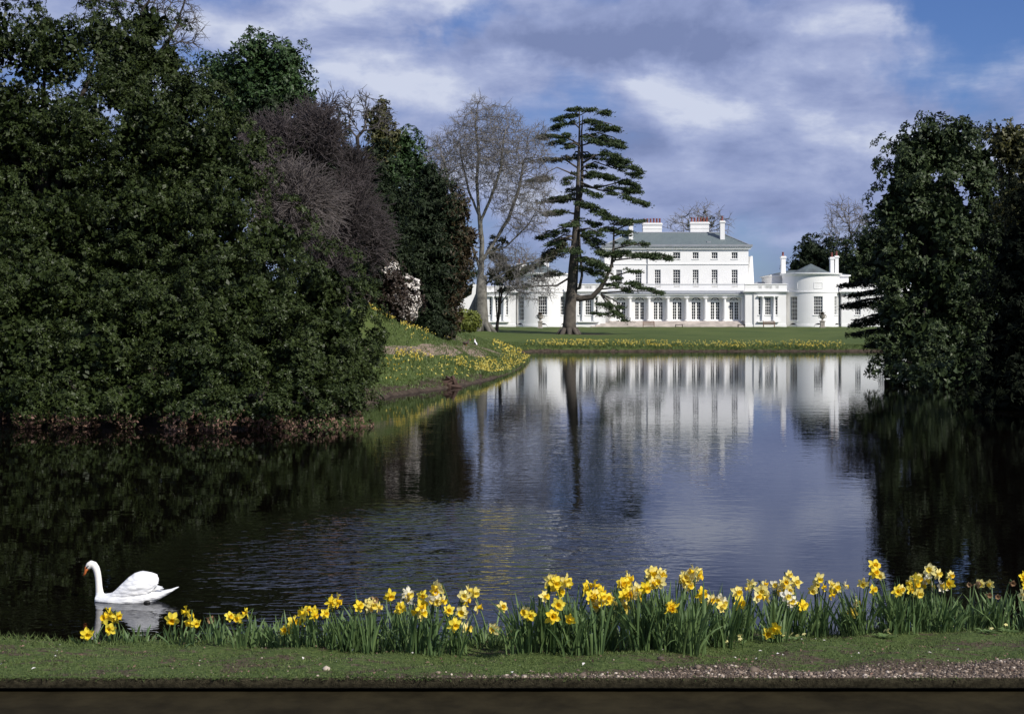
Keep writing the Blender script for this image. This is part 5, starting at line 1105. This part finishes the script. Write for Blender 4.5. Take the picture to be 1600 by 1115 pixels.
# great low limb that turns upright, right of the trunk
tube(bm, [cp(892, 464), cp(908, 466), cp(925, 464, -.5), cp(938, 450, -.8), cp(946, 436, -1), cp(955, 415, -1), cp(958, 385, -1), cp(958.5, 345, -1)], [.55, .46, .40, .34, .28, .22, .16, .06], 9, .05)
tube(bm, [cp(897, 452), cp(905, 450, -.8), cp(909, 430, -.9), cp(906, 395, -.6), cp(905, 360, -.4)], [.3, .24, .2, .16, .1], 7, .05)
for (x0, y0, x1, y1, w, th, n) in ((940, 341, 985, 345, 3.0, .55, 650), (958, 350, 1003, 345, 2.6, .45, 380), (940, 358, 985, 364, 3.2, .7, 900), (960, 378, 1014, 380, 2.8, .4, 400), (962, 395, 1044, 402, 4.0, .8, 1900), (930, 398, 968, 396, 3.6, .8, 800), (905, 405, 950, 420, 4.4, 1.0, 900), (900, 418, 945, 428, 4.0, .8, 700), (955, 432, 1000, 446, 3.4, .7, 800), (990, 446, 1032, 456, 2.8, .55, 550), (935, 440, 985, 452, 3.0, .6, 480), (930, 472, 972, 478, 2.8, .6, 520), (950, 480, 976, 497, 2.6, .6, 420), (925, 488, 955, 490, 2.4, .4, 260), (965, 420, 1000, 424, 2.6, .4, 260)):
    s0 = cp(958 if y0 < 430 else 938, min(y0 + 12, 460), -1); tube(bm, [s0, s0.lerp(cp(x1, y1, -1), .5) + Vector((0, 0, .2)), cp(x1, y1, -1.4)], [.12, .09, .04], 5); pad(cp(x0, y0, -.9), cp(x1, y1, -1.4), w, th, n, 0, .5)
# boughs towards and away from the viewer
for k_ in range(15):
    py = crg.uniform(200, 430); a_ = crg.uniform(.35, 2.8) * (1 if k_ % 2 else -1); Lb = np.interp(py, [180, 300, 440], [2.5, 6.0, 7.5]) * crg.uniform(.6, 1.0)
    s0 = cp(np.interp(py, [190, 320, 450], [906, 903, 894]), py); e_ = s0 + Vector((math.cos(a_) * Lb * .75, math.sin(a_) * Lb, -.25 * Lb * .4))
    tube(bm, [s0, s0.lerp(e_, .5) + Vector((0, 0, .5)), e_], [.16, .11, .04], 6); pad(s0.lerp(e_, .4), e_, 2.6, .5, int(60 * Lb), 0, .5)
bm_obj('trunk', bm, 'bark_cedar', cedar, True)
c = np.concatenate(cT); br_ = np.concatenate(cB); kp_ = crg.random(len(c)) < .78; c, br_ = c[kp_], br_[kp_]; k_ = np.repeat(np.arange(len(c)), 3); cc = c[k_] + crg.normal(size=(len(k_), 3)) * .07
a = nrm(crg.normal(size=(len(k_), 3)) * np.array([1, 1, .35]) + np.array([0, 0, .45])); v, f = leaf_arrays(cc, a, rand_unit(len(k_)), crg.uniform(.22, .42, len(k_)), .12)
link('crown', mesh_np('crown', v, f, ['cedar', 'cedarbrown'], tint=np.repeat(crg.random(len(k_)), 4), midx=(crg.random(len(k_)) < br_[k_]).astype(int)), cedar)

# low conifer with level branches at the foot of the right oak
con = empty('spreading_conifer', gbase(1385, 86), 'dark conifer with level branches reaching left over the lawn edge', 'tree', RG); bm = bmesh.new(); cT, cB = [], []
tube(bm, [gbase(1392, 86), at(1392, 480, 86), at(1390, 400, 86), at(1385, 330, 86)], [.4, .34, .24, .08], 8, .05)
for (y0, x1, y1, n) in ((440, 1338, 438, 200), (447, 1309, 446, 240), (458, 1318, 463, 200), (470, 1316, 477, 200), (480, 1311, 480, 200), (494, 1336, 502, 220), (506, 1324, 509, 200), (519, 1328, 524, 200), (410, 1356, 412, 220), (530, 1352, 542, 260)):
    for dy in (-1.0, 1.2):
        s0, e_ = at(1390, y0 - 6, 86), at(x1, y1, 86) + Vector((random.uniform(0, .4), dy, 0)); tube(bm, [s0, s0.lerp(e_, .5) + Vector((0, 0, .12)), e_], [.07, .05, .015], 5)
        ax = e_ - s0
        for j in range(n // 2):
            u = crg.random() ** .7; w = crg.normal() * .34 * (1.15 - u); p = s0 + ax * u + Vector((w * .3, w, -.35 * abs(w) + crg.normal() * .05)); cT.append(np.array([p]))
for j in range(2200):
    z_ = crg.uniform(1.0, 9.5); r_ = abs(crg.normal()) * .8; a_ = crg.uniform(0, 6.28); b0 = gbase(1391, 86); cT.append(np.array([[b0[0] + math.cos(a_) * r_ * .8, 86 + math.sin(a_) * r_, z_]]))
bm_obj('trunk', bm, 'bark_dark', con, True); c = np.concatenate(cT); k_ = np.repeat(np.arange(len(c)), 5); cc = c[k_] + crg.normal(size=(len(k_), 3)) * .05
a = nrm(crg.normal(size=(len(k_), 3)) * np.array([1, 1, .4]) + np.array([-.4, 0, .1])); v, f = leaf_arrays(cc, a, rand_unit(len(k_)), crg.uniform(.12, .24, len(k_)), .05); link('crown', mesh_np('crown', v, f, 'yew', tint=np.repeat(crg.random(len(k_)), 4)), con)

# ------------------------------------------------------------------ daffodils far off
def lumps(p, fq):
    q_ = .5 + .5 * np.sin(p[:, 0] * 2.9 * fq + 1.7 * np.sin(p[:, 1] * .8 * fq)) * np.sin(p[:, 1] * 1.15 * fq + 1.3 * np.sin(p[:, 0] * 1.3)); return p[RNG.random(len(p)) < .2 + .9 * q_]
def drift(name, label, pts, hgt, nl, fs, seed, dens=1.0):
    rg = np.random.default_rng(seed); n = len(pts); k_ = np.repeat(np.arange(n), nl); c = pts[k_] + rg.normal(size=(len(k_), 3)) * np.array([.09, .09, 0]); c[:, 2] -= .03
    a = nrm(rg.normal(size=(len(k_), 3)) * np.array([.3, .3, .05]) + np.array([0, 0, 1])); v, f = leaf_arrays(c, a, rand_unit(len(k_)), hgt * rg.uniform(.6, 1.1, len(k_)), .035)
    fc_ = pts + rg.normal(size=(n, 3)) * np.array([.1, .1, .04]) + np.array([0, 0, hgt]); pk = np.repeat(np.arange(n), 5)
    a2 = nrm(rand_unit(len(pk)) * .9 + np.array([.2, -.35, .1])); v2, f2 = leaf_arrays(fc_[pk], a2, rand_unit(len(pk)), fs, fs * .75)
    mi = np.concatenate([np.zeros(len(f), int), np.ones(len(f2), int)]); ti = np.concatenate([np.repeat(rg.random(len(k_)), 4), np.repeat(np.repeat(rg.random(n), 5), 4)])
    o_ = link(name, mesh_np(name, np.concatenate([v, v2]), np.concatenate([f, f2 + len(v)]), ['farleaf', 'yellowdots'], tint=ti, midx=mi)); tag(o_, label, 'daffodils', None, 'stuff')
drg = np.random.default_rng(9)
def scat(n, poly):
    out_ = []
    for (x0, x1, ya, yb_, yc, yd, w) in poly:
        m_ = int(n * w); u = drg.random(m_); px = x0 + (x1 - x0) * u; lo = ya + (yc - ya) * u; hi = yb_ + (yd - yb_) * u; out_.append(np.stack([px, lo + (hi - lo) * drg.random(m_)], 1))
    q_ = np.concatenate(out_); return ground_hit(q_[:, 0], q_[:, 1])
drift('daffodil_drift', 'drifts of yellow daffodils along the path and down the bank above the water', lumps(scat(1.0, [(618, 658, 553, 572, 555, 574, 110), (655, 720, 560, 566, 566, 576, 55), (715, 775, 565, 580, 566, 590, 240), (745, 800, 566, 592, 562, 588, 230), (785, 826, 545, 584, 558, 574, 380), (590, 640, 570, 602, 570, 603, 34), (640, 740, 575, 600, 580, 598, 60), (740, 785, 577, 590, 572, 590, 80)]), .9), .33, 6, .07, 41)
drift('daffodil_drift', 'ribbon of yellow daffodils along the upper edge of the grass slope', lumps(scat(1.0, [(575, 640, 482, 492, 505, 516, 150), (625, 705, 500, 514, 526, 534, 230), (580, 680, 492, 530, 525, 540, 45)]), 1.1), .3, 6, .075, 42)
fbx = drg.uniform(822, 1318, 2200); fbd = 164.6 + np.abs(drg.normal(size=2200)) * 3.0 + np.clip((fbx - 820) / 300, 0, 1) * 0; fx = (fbx - 800) / F * fbd
lump = .5 + .5 * np.sin(fx * 1.1 + np.sin(fx * .43) * 2); lump = lump * (.5 + .5 * np.sin(fbd * 1.7 + fx * .6)); ok = (drg.random(2200) < .22 + .8 * lump) & (lake_sd(fx, fbd) > .15)
drift('daffodil_drift', 'long band of yellow daffodils along the far shore below the lawn', np.stack([fx, fbd, land(fx, fbd)], 1)[ok], .42, 12, .10, 43)
fx2 = drg.uniform(770, 845, 260); fd2 = drg.uniform(126, 150, 260); fxx = (fx2 - 800) / F * fd2; ok = (lake_sd(fxx, fd2) > .6)
drift('daffodil_drift', 'daffodils round the little inlet behind the point', np.stack([fxx, fd2, land(fxx, fd2)], 1)[ok], .4, 5, .12, 44)
# rough grass on the far banks
def tufts(name, label, n, area, L_, w_, mat, seed, nl=5, zl=.0):
    rg = np.random.default_rng(seed); x = rg.uniform(area[0], area[1], n); y = rg.uniform(area[2], area[3], n); s_ = lake_sd(x, y); ok = (s_ > .15) & (s_ < area[4]); x, y = x[ok], y[ok]; c = np.stack([x, y, land(x, y) - .02], 1)
    k_ = np.repeat(np.arange(len(c)), nl); a = nrm(rg.normal(size=(len(k_), 3)) * np.array([.5, .5, .1]) + np.array([0, 0, 1])); v, f = leaf_arrays(c[k_] + rg.normal(size=(len(k_), 3)) * np.array([.08, .08, 0]), a, rand_unit(len(k_)), L_ * rg.uniform(.5, 1.2, len(k_)), w_)
    tag(link(name, mesh_np(name, v, f, mat, tint=np.repeat(rg.random(len(k_)), 4))), label, 'grass', None, 'stuff')
tufts('bank_grass', 'rough grass along the daffodil bank', 26000, (-8, 3, 60, 150, 8), .16, .03, 'farleaf', 51)
tufts('bank_grass', 'rough grass at the edge of the far shore', 9000, (-3, 46, 160, 172, 4), .22, .05, 'farleaf', 52)

# ------------------------------------------------------------------ near bank: turf, gravel, flowers
grg = np.random.default_rng(77)
n = 118000; x = grg.uniform(-3.4, 3.4, n); y = EDGE + grg.random(n) ** 1.15 * 2.35; ok = (y < crest(x) + .12) & (grg.random(n) > gravel_mask(x, y) * 1.02)
thin = .5 + .5 * np.sin(x * 4.3 + np.sin(y * 6) * 1.5) * np.sin(y * 7.1 + x * 2.2); ok &= grg.random(n) < (.25 + .75 * thin ** 1.3)
x, y = x[ok], y[ok]; c = np.stack([x, y, bankz(x, y) - .003], 1); edge = np.clip((y - crest(x) + .35) / .35, 0, 1)
a = nrm(grg.normal(size=(len(x), 3)) * np.array([.75, .75, .12]) + np.array([0, 0, .8])); v, f = leaf_arrays(c, a, rand_unit(len(x)), grg.uniform(.008, .021, len(x)) * (1 + edge * 2.2), grg.uniform(.0022, .004, len(x)))
tag(link('grass', mesh_np('grass', v, f, 'turf', tint=np.repeat(grg.random(len(x)), 4))), 'short mown grass on the near bank', 'grass', None, 'stuff')
n = 21000; x = grg.uniform(-1.6, 3.6, n); y = EDGE + .004 + grg.random(n) ** 1.3 * .75; g_ = gravel_mask(x, y); ok = grg.random(n) < np.where(g_ > .35, g_, g_ * .12 + .012); x, y = x[ok], y[ok]; n = len(x)
ic = bmesh.new(); bmesh.ops.create_icosphere(ic, subdivisions=1, radius=1.0); iv = np.array([v_.co[:] for v_ in ic.verts]); ifc = np.array([[v_.index for v_ in f_.verts] for f_ in ic.faces]); ic.free()
sz = np.exp(grg.normal(size=n) * .38) * .0042; sc3 = sz[:, None] * grg.uniform(.65, 1.35, (n, 3)) * np.array([1, 1, .7]); V = iv[None] * sc3[:, None] * (1 + grg.normal(size=(n, len(iv), 1)) * .12) + np.stack([x, y, bankz(x, y) + sz * .2], 1)[:, None]
F3 = (ifc[None] + (np.arange(n) * len(iv))[:, None, None]).reshape(-1, 3); tag(link('gravel', mesh_np('gravel', V.reshape(-1, 3), F3, 'pebble', tint=np.repeat(np.clip(grg.random(n) ** 1.3 * 1.0, 0, 1), len(iv)))), 'pale gravel spilling over the near bank at the right', 'gravel', None, 'stuff')
n = 6800; x = grg.uniform(-3.4, 3.4, n); ok = grg.random(n) < np.clip(.95 - np.clip((x + .4) / 1.6, 0, .8) + .3 * np.sin(x * 9), .08, 1); x = x[ok]; n = len(x); c = np.stack([x, EDGE + grg.uniform(-.004, .02, n), bankz(x, np.full(n, EDGE)) - .002], 1)
a = nrm(grg.normal(size=(n, 3)) * np.array([.8, .3, .35]) + np.array([0, -.5, .12])); v, f = leaf_arrays(c, a, rand_unit(n), grg.uniform(.008, .022, n), grg.uniform(.0022, .004, n))
tag(link('edge_grass', mesh_np('edge_grass', v, f, 'turf', tint=np.repeat(grg.random(n) * .6, 4))), 'grass blades hanging over the added edge of the near bank', 'grass', None, 'stuff')
# fallen leaves and petals
n = 420; x = grg.uniform(-2.5, 2.5, n); y = grg.uniform(EDGE + .05, 7.0, n); c = np.stack([x, y, bankz(x, y) + .012], 1); a = nrm(grg.normal(size=(n, 3)) * np.array([1, 1, .25])); v, f = leaf_arrays(c, a, nrm(grg.normal(size=(n, 3)) * .3 + np.array([0, 0, 1])), grg.uniform(.008, .022, n), grg.uniform(.006, .013, n))
tag(link('leaf_litter', mesh_np('leaf_litter', v, f, ['deadleaf', 'blossom'], tint=np.repeat(grg.random(n), 4), midx=(grg.random(n) < .14).astype(int))), 'scattered dead leaves and pale petals on the near bank', 'leaf litter', None, 'stuff')

# daffodil flower: six petals and a frilled trumpet, in a few kinds
def flower_meshes(kind, pm, tm, seed, tl=.028, pr=.040):
    rg = random.Random(seed); V, Fc = [], []
    for i in range(6):
        ph = i * math.pi / 3 + rg.uniform(-.1, .1); L_ = pr * rg.uniform(.88, 1.12); wd = pr * .33 * rg.uniform(.8, 1.15); lift = (.004 if i % 2 else -.002) + rg.uniform(-.008, .006); tw = rg.uniform(-.3, .3); b0 = len(V)
        for j, (r_, w_) in enumerate(((.1, .35), (.35, .9), (.62, 1.0), (.85, .6), (1.0, .04))):
            for s in (-1, 0, 1):
                xx, yy = r_ * L_, s * w_ * wd; zz = lift * r_ * 1.5 - .35 * L_ * (r_ - .1) ** 2 * (1 if rg.random() < .9 else -1) * .6 + (abs(s) * .0035) + s * tw * .006
                V.append((xx * math.cos(ph) - yy * math.sin(ph), xx * math.sin(ph) + yy * math.cos(ph), zz))
        for j in range(4):
            for s in range(2): q_ = b0 + j * 3 + s; Fc.append((q_, q_ + 1, q_ + 4, q_ + 3))
    m1 = mesh_np('flower_' + kind, np.array(V), np.array(Fc), pm, smooth=True); bm = bmesh.new(); n_ = 18; rings = []
    for j, (r_, z_) in enumerate(((.0062, -.002), (.0085, tl * .3), (.0105, tl * .7), (.0135, tl * .93), (.0175, tl * 1.0))):
        rings.append([bm.verts.new(((r_ * (1 + (.14 * math.sin(i * 2.1 * math.pi * 6 / n_) if j == 4 else 0))) * math.cos(2 * math.pi * i / n_), (r_ * (1 + (.14 * math.sin(i * 2.1 * math.pi * 6 / n_) if j == 4 else 0))) * math.sin(2 * math.pi * i / n_), z_ + (rg.uniform(-.002, .002) if j == 4 else 0))) for i in range(n_)])
    for a_, b_ in zip(rings, rings[1:]):
        for i in range(n_): bm.faces.new((a_[i], a_[(i + 1) % n_], b_[(i + 1) % n_], b_[i]))
    bm.faces.new(rings[0][::-1]); m2 = bpy.data.meshes.new('trumpet_' + kind); bm.to_mesh(m2); bm.free(); m2.materials.append(MATS[tm])
    for p_ in m2.polygons: p_.use_smooth = True
    return m1, m2
FK = {'y': [flower_meshes('yellow', 'petal_yellow', 'trumpet_gold', s) for s in (1, 2, 3, 4)], 'p': [flower_meshes('pale', 'petal_pale', 'trumpet_lemon', s) for s in (5, 6, 7)],
      'o': [flower_meshes('two_tone', 'petal_pale', 'trumpet_gold', s) for s in (11, 12, 13)], 'w': [flower_meshes('white', 'petal_white', 'trumpet_lemon', s) for s in (8, 9)], 'b': [flower_meshes('withered', 'withered', 'withered', s, .016, .022) for s in (10,)]}
def bank_hit(px, py):
    for d in np.arange(5.2, 9, .01):
        X_ = (px - 800) / F * d
        if d > crest(X_) - .04: return X_, d
        if CAMZ - (py - HOR) / F * d <= float(bankz(X_, d)): return X_, d
    X_ = (px - 800) / F * 7.4; return X_, 7.4
def clump(label, bpx, bpy_, wpx, hpx, nl, flowers, lean=.0, green=None):
    X0, Y0 = bank_hit(bpx, bpy_); k_ = Y0 / F; rg = np.random.default_rng(int(bpx) * 3 + 1); z0 = float(bankz(X0, Y0)); t = empty('daffodil_clump', (X0, Y0, z0), label, 'daffodils', 'daffodil clumps along the near bank')
    Wd, H_ = wpx * k_, hpx * k_; V, Fc, T = [], [], []
    nc = max(1, int(wpx / 26)); cen = np.stack([X0 + np.linspace(-.5, .5, nc) * Wd * .72 + rg.normal(size=nc) * .015 if nc > 1 else np.array([X0]), Y0 + rg.uniform(-.02, .10, nc)], 1)
    def blade(p0, dirx, diry, hh, ww, tint, droop):
        n_ = 7; b0 = len(V); az = rg.uniform(0, 6.28); sx_, sy_ = math.cos(az), math.sin(az)
        for j in range(n_):
            u = j / (n_ - 1); c = p0 + np.array([dirx * u ** 1.5, diry * u ** 1.5, hh * (u - droop * u ** 3)]); w_ = ww * (.75 + .5 * u) * (1 if u < .75 else max(.06, (1 - u) / .25 * .98 + .02)); tw = az + u * rg.uniform(.2, .9)
            s = np.array([math.cos(tw), math.sin(tw), 0]); nn_ = np.array([-math.sin(tw), math.cos(tw), 0])
            V.extend([c - s * w_ / 2, c + nn_ * w_ * .22, c + s * w_ / 2]); T.extend([tint] * 3)
        for j in range(n_ - 1):
            for s in range(2): q_ = b0 + j * 3 + s; Fc.append((q_, q_ + 1, q_ + 4, q_ + 3))
    for i in range(int(nl * 1.15)):
        c = cen[rg.integers(nc)]; rx_, ry_ = rg.normal() * .035, rg.normal() * .035; px_, py_ = c[0] + rx_, c[1] + ry_; hh = H_ * rg.uniform(.55, 1.03); out_ = rx_ / .035 * .35
        dx = (out_ + rg.normal() * .5) * H_ * .30 + lean * H_ * .3; dr = max(0, rg.normal() * .14) if rg.random() < .84 else rg.uniform(.3, .7)
        blade(np.array([px_, py_, float(bankz(px_, py_)) - .01]), dx, rg.normal() * H_ * .16 + ry_ * 1.5, hh, rg.uniform(.007, .0135), rg.random(), dr)
    heads = []
    for (fx_, fy_, kd) in flowers:
        Yf = Y0 + (rg.uniform(-.15, -.08) if fy_ > bpy_ - hpx * .92 else rg.uniform(-.05, .08)); kk = Yf / F; hp = Vector(((fx_ - 800) * kk, Yf, CAMZ - (fy_ - HOR) * kk)); c = min(cen, key=lambda q_: abs(q_[0] - hp.x) + rg.random() * .08); b = np.array([c[0] + rg.normal() * .015, c[1] + rg.normal() * .015, 0]); b[2] = float(bankz(b[0], b[1])) - .01
        top = np.array([hp.x, Yf + .012, hp.z + .012]); n_ = 8; b0 = len(V); prev = None
        fyaw = rg.normal() * .75 + .35; fpit = rg.uniform(-.25, .35); fd = Vector((math.sin(fyaw) * math.cos(fpit), -math.cos(fyaw) * math.cos(fpit), -math.sin(fpit)))
        neck = np.array(hp) - np.array(fd) * .028 + np.array([0, 0, .008])
        for j in range(n_):
            u = j / (n_ - 2); c_ = b + (neck - b) * np.array([u ** 1.4, u, 1 - (1 - u) ** 1.06 if u <= 1 else 1]) if j < n_ - 1 else np.array(hp) - np.array(fd) * .004; rr = .0033 if j < n_ - 2 else .0026
            for s in range(4): V.append(c_ + np.array([math.cos(s * 1.571) * rr, math.sin(s * 1.571) * rr, 0])); T.append(.55)
        for j in range(n_ - 1):
            for s in range(4): Fc.append((b0 + j * 4 + s, b0 + j * 4 + (s + 1) % 4, b0 + j * 4 + 4 + (s + 1) % 4, b0 + j * 4 + 4 + s))
        heads.append((hp, fd, kd, rg.random() * 6.28, rg.uniform(.64, .93)))
    o_ = link('foliage', mesh_np('foliage', np.array(V), np.array(Fc), 'daffleaf', tint=np.array(T), smooth=True)); o_.parent = t; o_.matrix_parent_inverse = Matrix.Translation(-t.location)
    for i, (hp, fd, kd, roll, s_) in enumerate(heads):
        m1, m2 = FK[kd][rg.integers(len(FK[kd]))]; fo = bpy.data.objects.new('flower', m1); COL.objects.link(fo); fo.parent = t; fo.location = hp - t.location
        qv = fd.to_track_quat('Z', 'Y'); fo.rotation_mode = 'QUATERNION'; fo.rotation_quaternion = qv @ Matrix.Rotation(roll, 3, 'Z').to_quaternion(); fo.scale = (s_,) * 3
        tr_ = bpy.data.objects.new('trumpet', m2); COL.objects.link(tr_); tr_.parent = fo
    return t
def cl(x, y, n, r, kinds, seed):
    rg = random.Random(seed); return [(x + rg.uniform(-r, r), y + rg.uniform(-r * .75, r * .75), rg.choice(kinds)) for _ in range(n)]
clump('short daffodil clump at far left directly under the swan’s neck', 172, 1007, 84, 38, 42, [(165, 965, 'y'), (172, 958, 'y'), (179, 964, 'y'), (184, 961, 'y'), (172, 982, 'y'), (136, 990, 'y')])
clump('daffodil clump with three yellow heads just right of the swan’s tail', 292, 1007, 84, 40, 44, [(269, 967, 'y'), (291, 955, 'y'), (295, 962, 'y'), (297, 972, 'y'), (306, 973, 'y'), (329, 967, 'b')])
clump('wide leafy daffodil clump with few yellow heads in the left half of the bank', 396, 1010, 120, 52, 95, [(358, 962, 'y'), (373, 965, 'y'), (386, 956, 'y'), (447, 984, 'y'), (457, 970, 'y'), (471, 971, 'y')])
clump('daffodil clump with a spiky golden pair above its leaves left of centre', 488, 1013, 95, 60, 80, [(475, 957, 'y'), (480, 953, 'y'), (488, 955, 'y'), (491, 960, 'y'), (516, 939, 'y'), (526, 938, 'y'), (521, 943, 'y'), (508, 958, 'y')])
clump('daffodil clump with small drying yellow heads left of centre', 545, 1017, 80, 72, 80, [(560, 946, 'y'), (575, 942, 'p'), (582, 944, 'p'), (591, 948, 'p'), (577, 950, 'o'), (585, 936, 'b')])
clump('dense dark-leaved daffodil clump with a white bloom left of centre', 606, 1018, 80, 82, 95, [(609, 930, 'y'), (627, 948, 'y'), (624, 951, 'y'), (634, 931, 'w'), (640, 936, 'w'), (637, 927, 'w')])
clump('tall pale-green daffodil clump with a stacked column of blooms near the middle', 672, 1022, 86, 84, 85, [(656, 948, 'y'), (652, 954, 'o'), (659, 958, 'o'), (661, 943, 'y'), (683, 916, 'p'), (680, 924, 'y'), (686, 921, 'p'), (660, 929, 'y'), (676, 936, 'w'), (682, 937, 'w'), (690, 938, 'o'), (701, 953, 'y'), (710, 975, 'y')])
clump('sparse daffodil clump with drooping star flowers in the middle of the bank', 738, 1012, 70, 48, 36, [(725, 930, 'p'), (728, 937, 'y'), (741, 925, 'p'), (731, 922, 'p'), (722, 956, 'o'), (745, 949, 'o'), (728, 982, 'p')])
clump('thin short clump with one tall single daffodil in the gap of the bank', 790, 1006, 80, 50, 46, [(785, 948, 'o'), (772, 982, 'p'), (800, 992, 'p')])
clump('big daffodil clump with dark leaves whose blooms are spread at three heights', 868, 1019, 118, 100, 190, [(822, 957, 'o'), (828, 961, 'y'), (850, 931, 'o'), *cl(868, 912, 5, 9, 'yo', 1), (882, 907, 'p'), (887, 910, 'y'), (876, 925, 'y'), (873, 944, 'y'), (863, 963, 'y'), (891, 967, 'y')], -.1)
clump('daffodil clump with a large dense golden bunch right of the three-height clump', 925, 1012, 74, 92, 110, [*cl(926, 922, 9, 15, 'yyo', 2), (932, 943, 'o'), (938, 940, 'o'), (949, 935, 'y'), (957, 938, 'o')])
clump('daffodil clump with a rounded bunch right of centre and a fallen leaf', 985, 1014, 76, 96, 110, [*cl(984, 920, 10, 14, 'yyo', 3), (981, 903, 'o'), (970, 913, 'o'), (975, 948, 'p'), (1000, 930, 'o'), (996, 921, 'y')])
clump('tallest daffodil clump with one big low golden bloom right of centre', 1042, 1018, 100, 112, 190, [*cl(1024, 902, 8, 13, 'yo', 4), (1008, 917, 'y'), (1035, 897, 'p'), (1047, 945, 'y'), (1051, 949, 'y'), (1044, 949, 'y')])
clump('tall daffodil clump with a topmost pair of lemon bunches right of centre', 1094, 1010, 90, 100, 130, [*cl(1068, 902, 6, 10, 'po', 5), *cl(1087, 898, 4, 7, 'po', 6), (1075, 915, 'o'), (1096, 927, 'y'), (1110, 936, 'o'), (1124, 936, 'w'), (1130, 941, 'w'), (1127, 947, 'p')])
clump('daffodil clump with scattered single blooms and two tiny ones at its foot', 1172, 1000, 92, 78, 105, [(1152, 924, 'o'), (1156, 941, 'y'), (1174, 912, 'p'), (1170, 918, 'p'), (1194, 911, 'o'), (1190, 922, 'p'), (1182, 932, 'o'), (1199, 932, 'p'), (1212, 981, 'y'), (1201, 989, 'y')])
clump('daffodil clump with mixed white and gold flowers in the right half', 1248, 994, 92, 76, 115, [(1210, 914, 'w'), (1215, 920, 'o'), (1222, 918, 'y'), *cl(1232, 915, 5, 12, 'oy', 7), (1243, 909, 'p'), (1232, 897, 'p'), (1229, 931, 'w'), (1236, 938, 'w'), (1241, 943, 'w'), (1252, 946, 'y'), (1256, 944, 'y')])
clump('narrow daffodil clump with pale stars beside the mixed white one', 1310, 986, 64, 64, 80, [(1270, 922, 'p'), (1279, 903, 'o'), (1286, 916, 'y'), (1275, 912, 'p'), (1298, 912, 'p'), (1302, 922, 'y'), (1299, 928, 'y'), (1306, 917, 'o'), (1319, 914, 'w'), (1332, 957, 'p'), (1337, 941, 'p')])
clump('daffodil clump with a tall leaning bunch standing before the dark reflection', 1386, 990, 84, 84, 110, [(1349, 911, 'p'), (1364, 920, 'y'), *cl(1371, 888, 4, 8, 'yo', 8), (1376, 899, 'p'), (1403, 923, 'y'), (1408, 920, 'o')], -.3)
clump('broad daffodil clump with white-petalled bicolour blooms toward the right', 1445, 986, 104, 70, 140, [*cl(1430, 907, 6, 10, 'yo', 9), (1422, 920, 'y'), (1441, 915, 'o'), (1456, 916, 'w'), (1469, 914, 'w'), (1474, 917, 'w'), (1465, 896, 'p'), (1453, 890, 'p'), (1485, 898, 'o'), (1484, 911, 'y'), (1435, 926, 'p'), (1447, 905, 'w')])
clump('daffodil clump with two pale starry flowers and withered heads near the right', 1510, 984, 86, 60, 105, [(1532, 911, 'p'), (1547, 912, 'p'), (1527, 913, 'b'), (1559, 932, 'b'), (1545, 929, 'b'), (1515, 913, 'b')])
clump('daffodil clump cut by the right edge of the picture', 1590, 980, 70, 70, 80, [(1598, 901, 'y'), (1597, 928, 'o'), (1582, 910, 'b'), (1604, 915, 'y')])
# primroses at the foot of the daffodils
def primrose(label, px, py, n, w):
    X0, Y0 = bank_hit(px, py); t = empty('primrose_plant', (X0, Y0, float(bankz(X0, Y0))), label, 'primrose', 'primroses in the near turf'); rg = np.random.default_rng(int(px)); m_ = 16
    a = nrm(np.stack([np.cos(np.arange(m_) * 2.4), np.sin(np.arange(m_) * 2.4), np.full(m_, .45)], 1)); v, f = leaf_arrays(rg.normal(size=(m_, 3)) * np.array([w * .4, .02, 0]), a, np.tile([[0, 0, 1.]], (m_, 1)), .05, .022); o_ = link('foliage', mesh_np('foliage', v, f, 'daffleaf', tint=np.repeat(np.full(m_, .9), 4))); o_.parent = t
    for i in range(n):
        fo = bpy.data.objects.new('flower', PRM); COL.objects.link(fo); fo.parent = t; fo.location = (rg.uniform(-w, w), -.02 + rg.normal() * .015, rg.uniform(.025, .05)); fo.rotation_euler = (R(35) + rg.normal() * .3, rg.normal() * .3, rg.random() * 6)
v, f = leaf_arrays(np.zeros((5, 3)), np.array([[math.cos(i * 1.2566), math.sin(i * 1.2566), .12] for i in range(5)]), np.tile([[0, 0, 1.]], (5, 1)), .0115, .011); PRM = mesh_np('primrose', v, f, 'primrose')
primrose('pale primroses in front of the right-hand mixed daffodils', 1235, 1002, 9, .09); primrose('pair of pale primroses at the foot of the leaning daffodil bunch', 1382, 997, 3, .02); primrose('row of pale primroses under the bicolour daffodils', 1478, 986, 8, .05)
primrose('pale primroses near the foot of the lemon bunches', 1130, 1005, 7, .09); primrose('single primrose beside the right edge clump', 1572, 988, 2, .03); primrose('pale primroses right of the withered heads', 1543, 990, 2, .02)
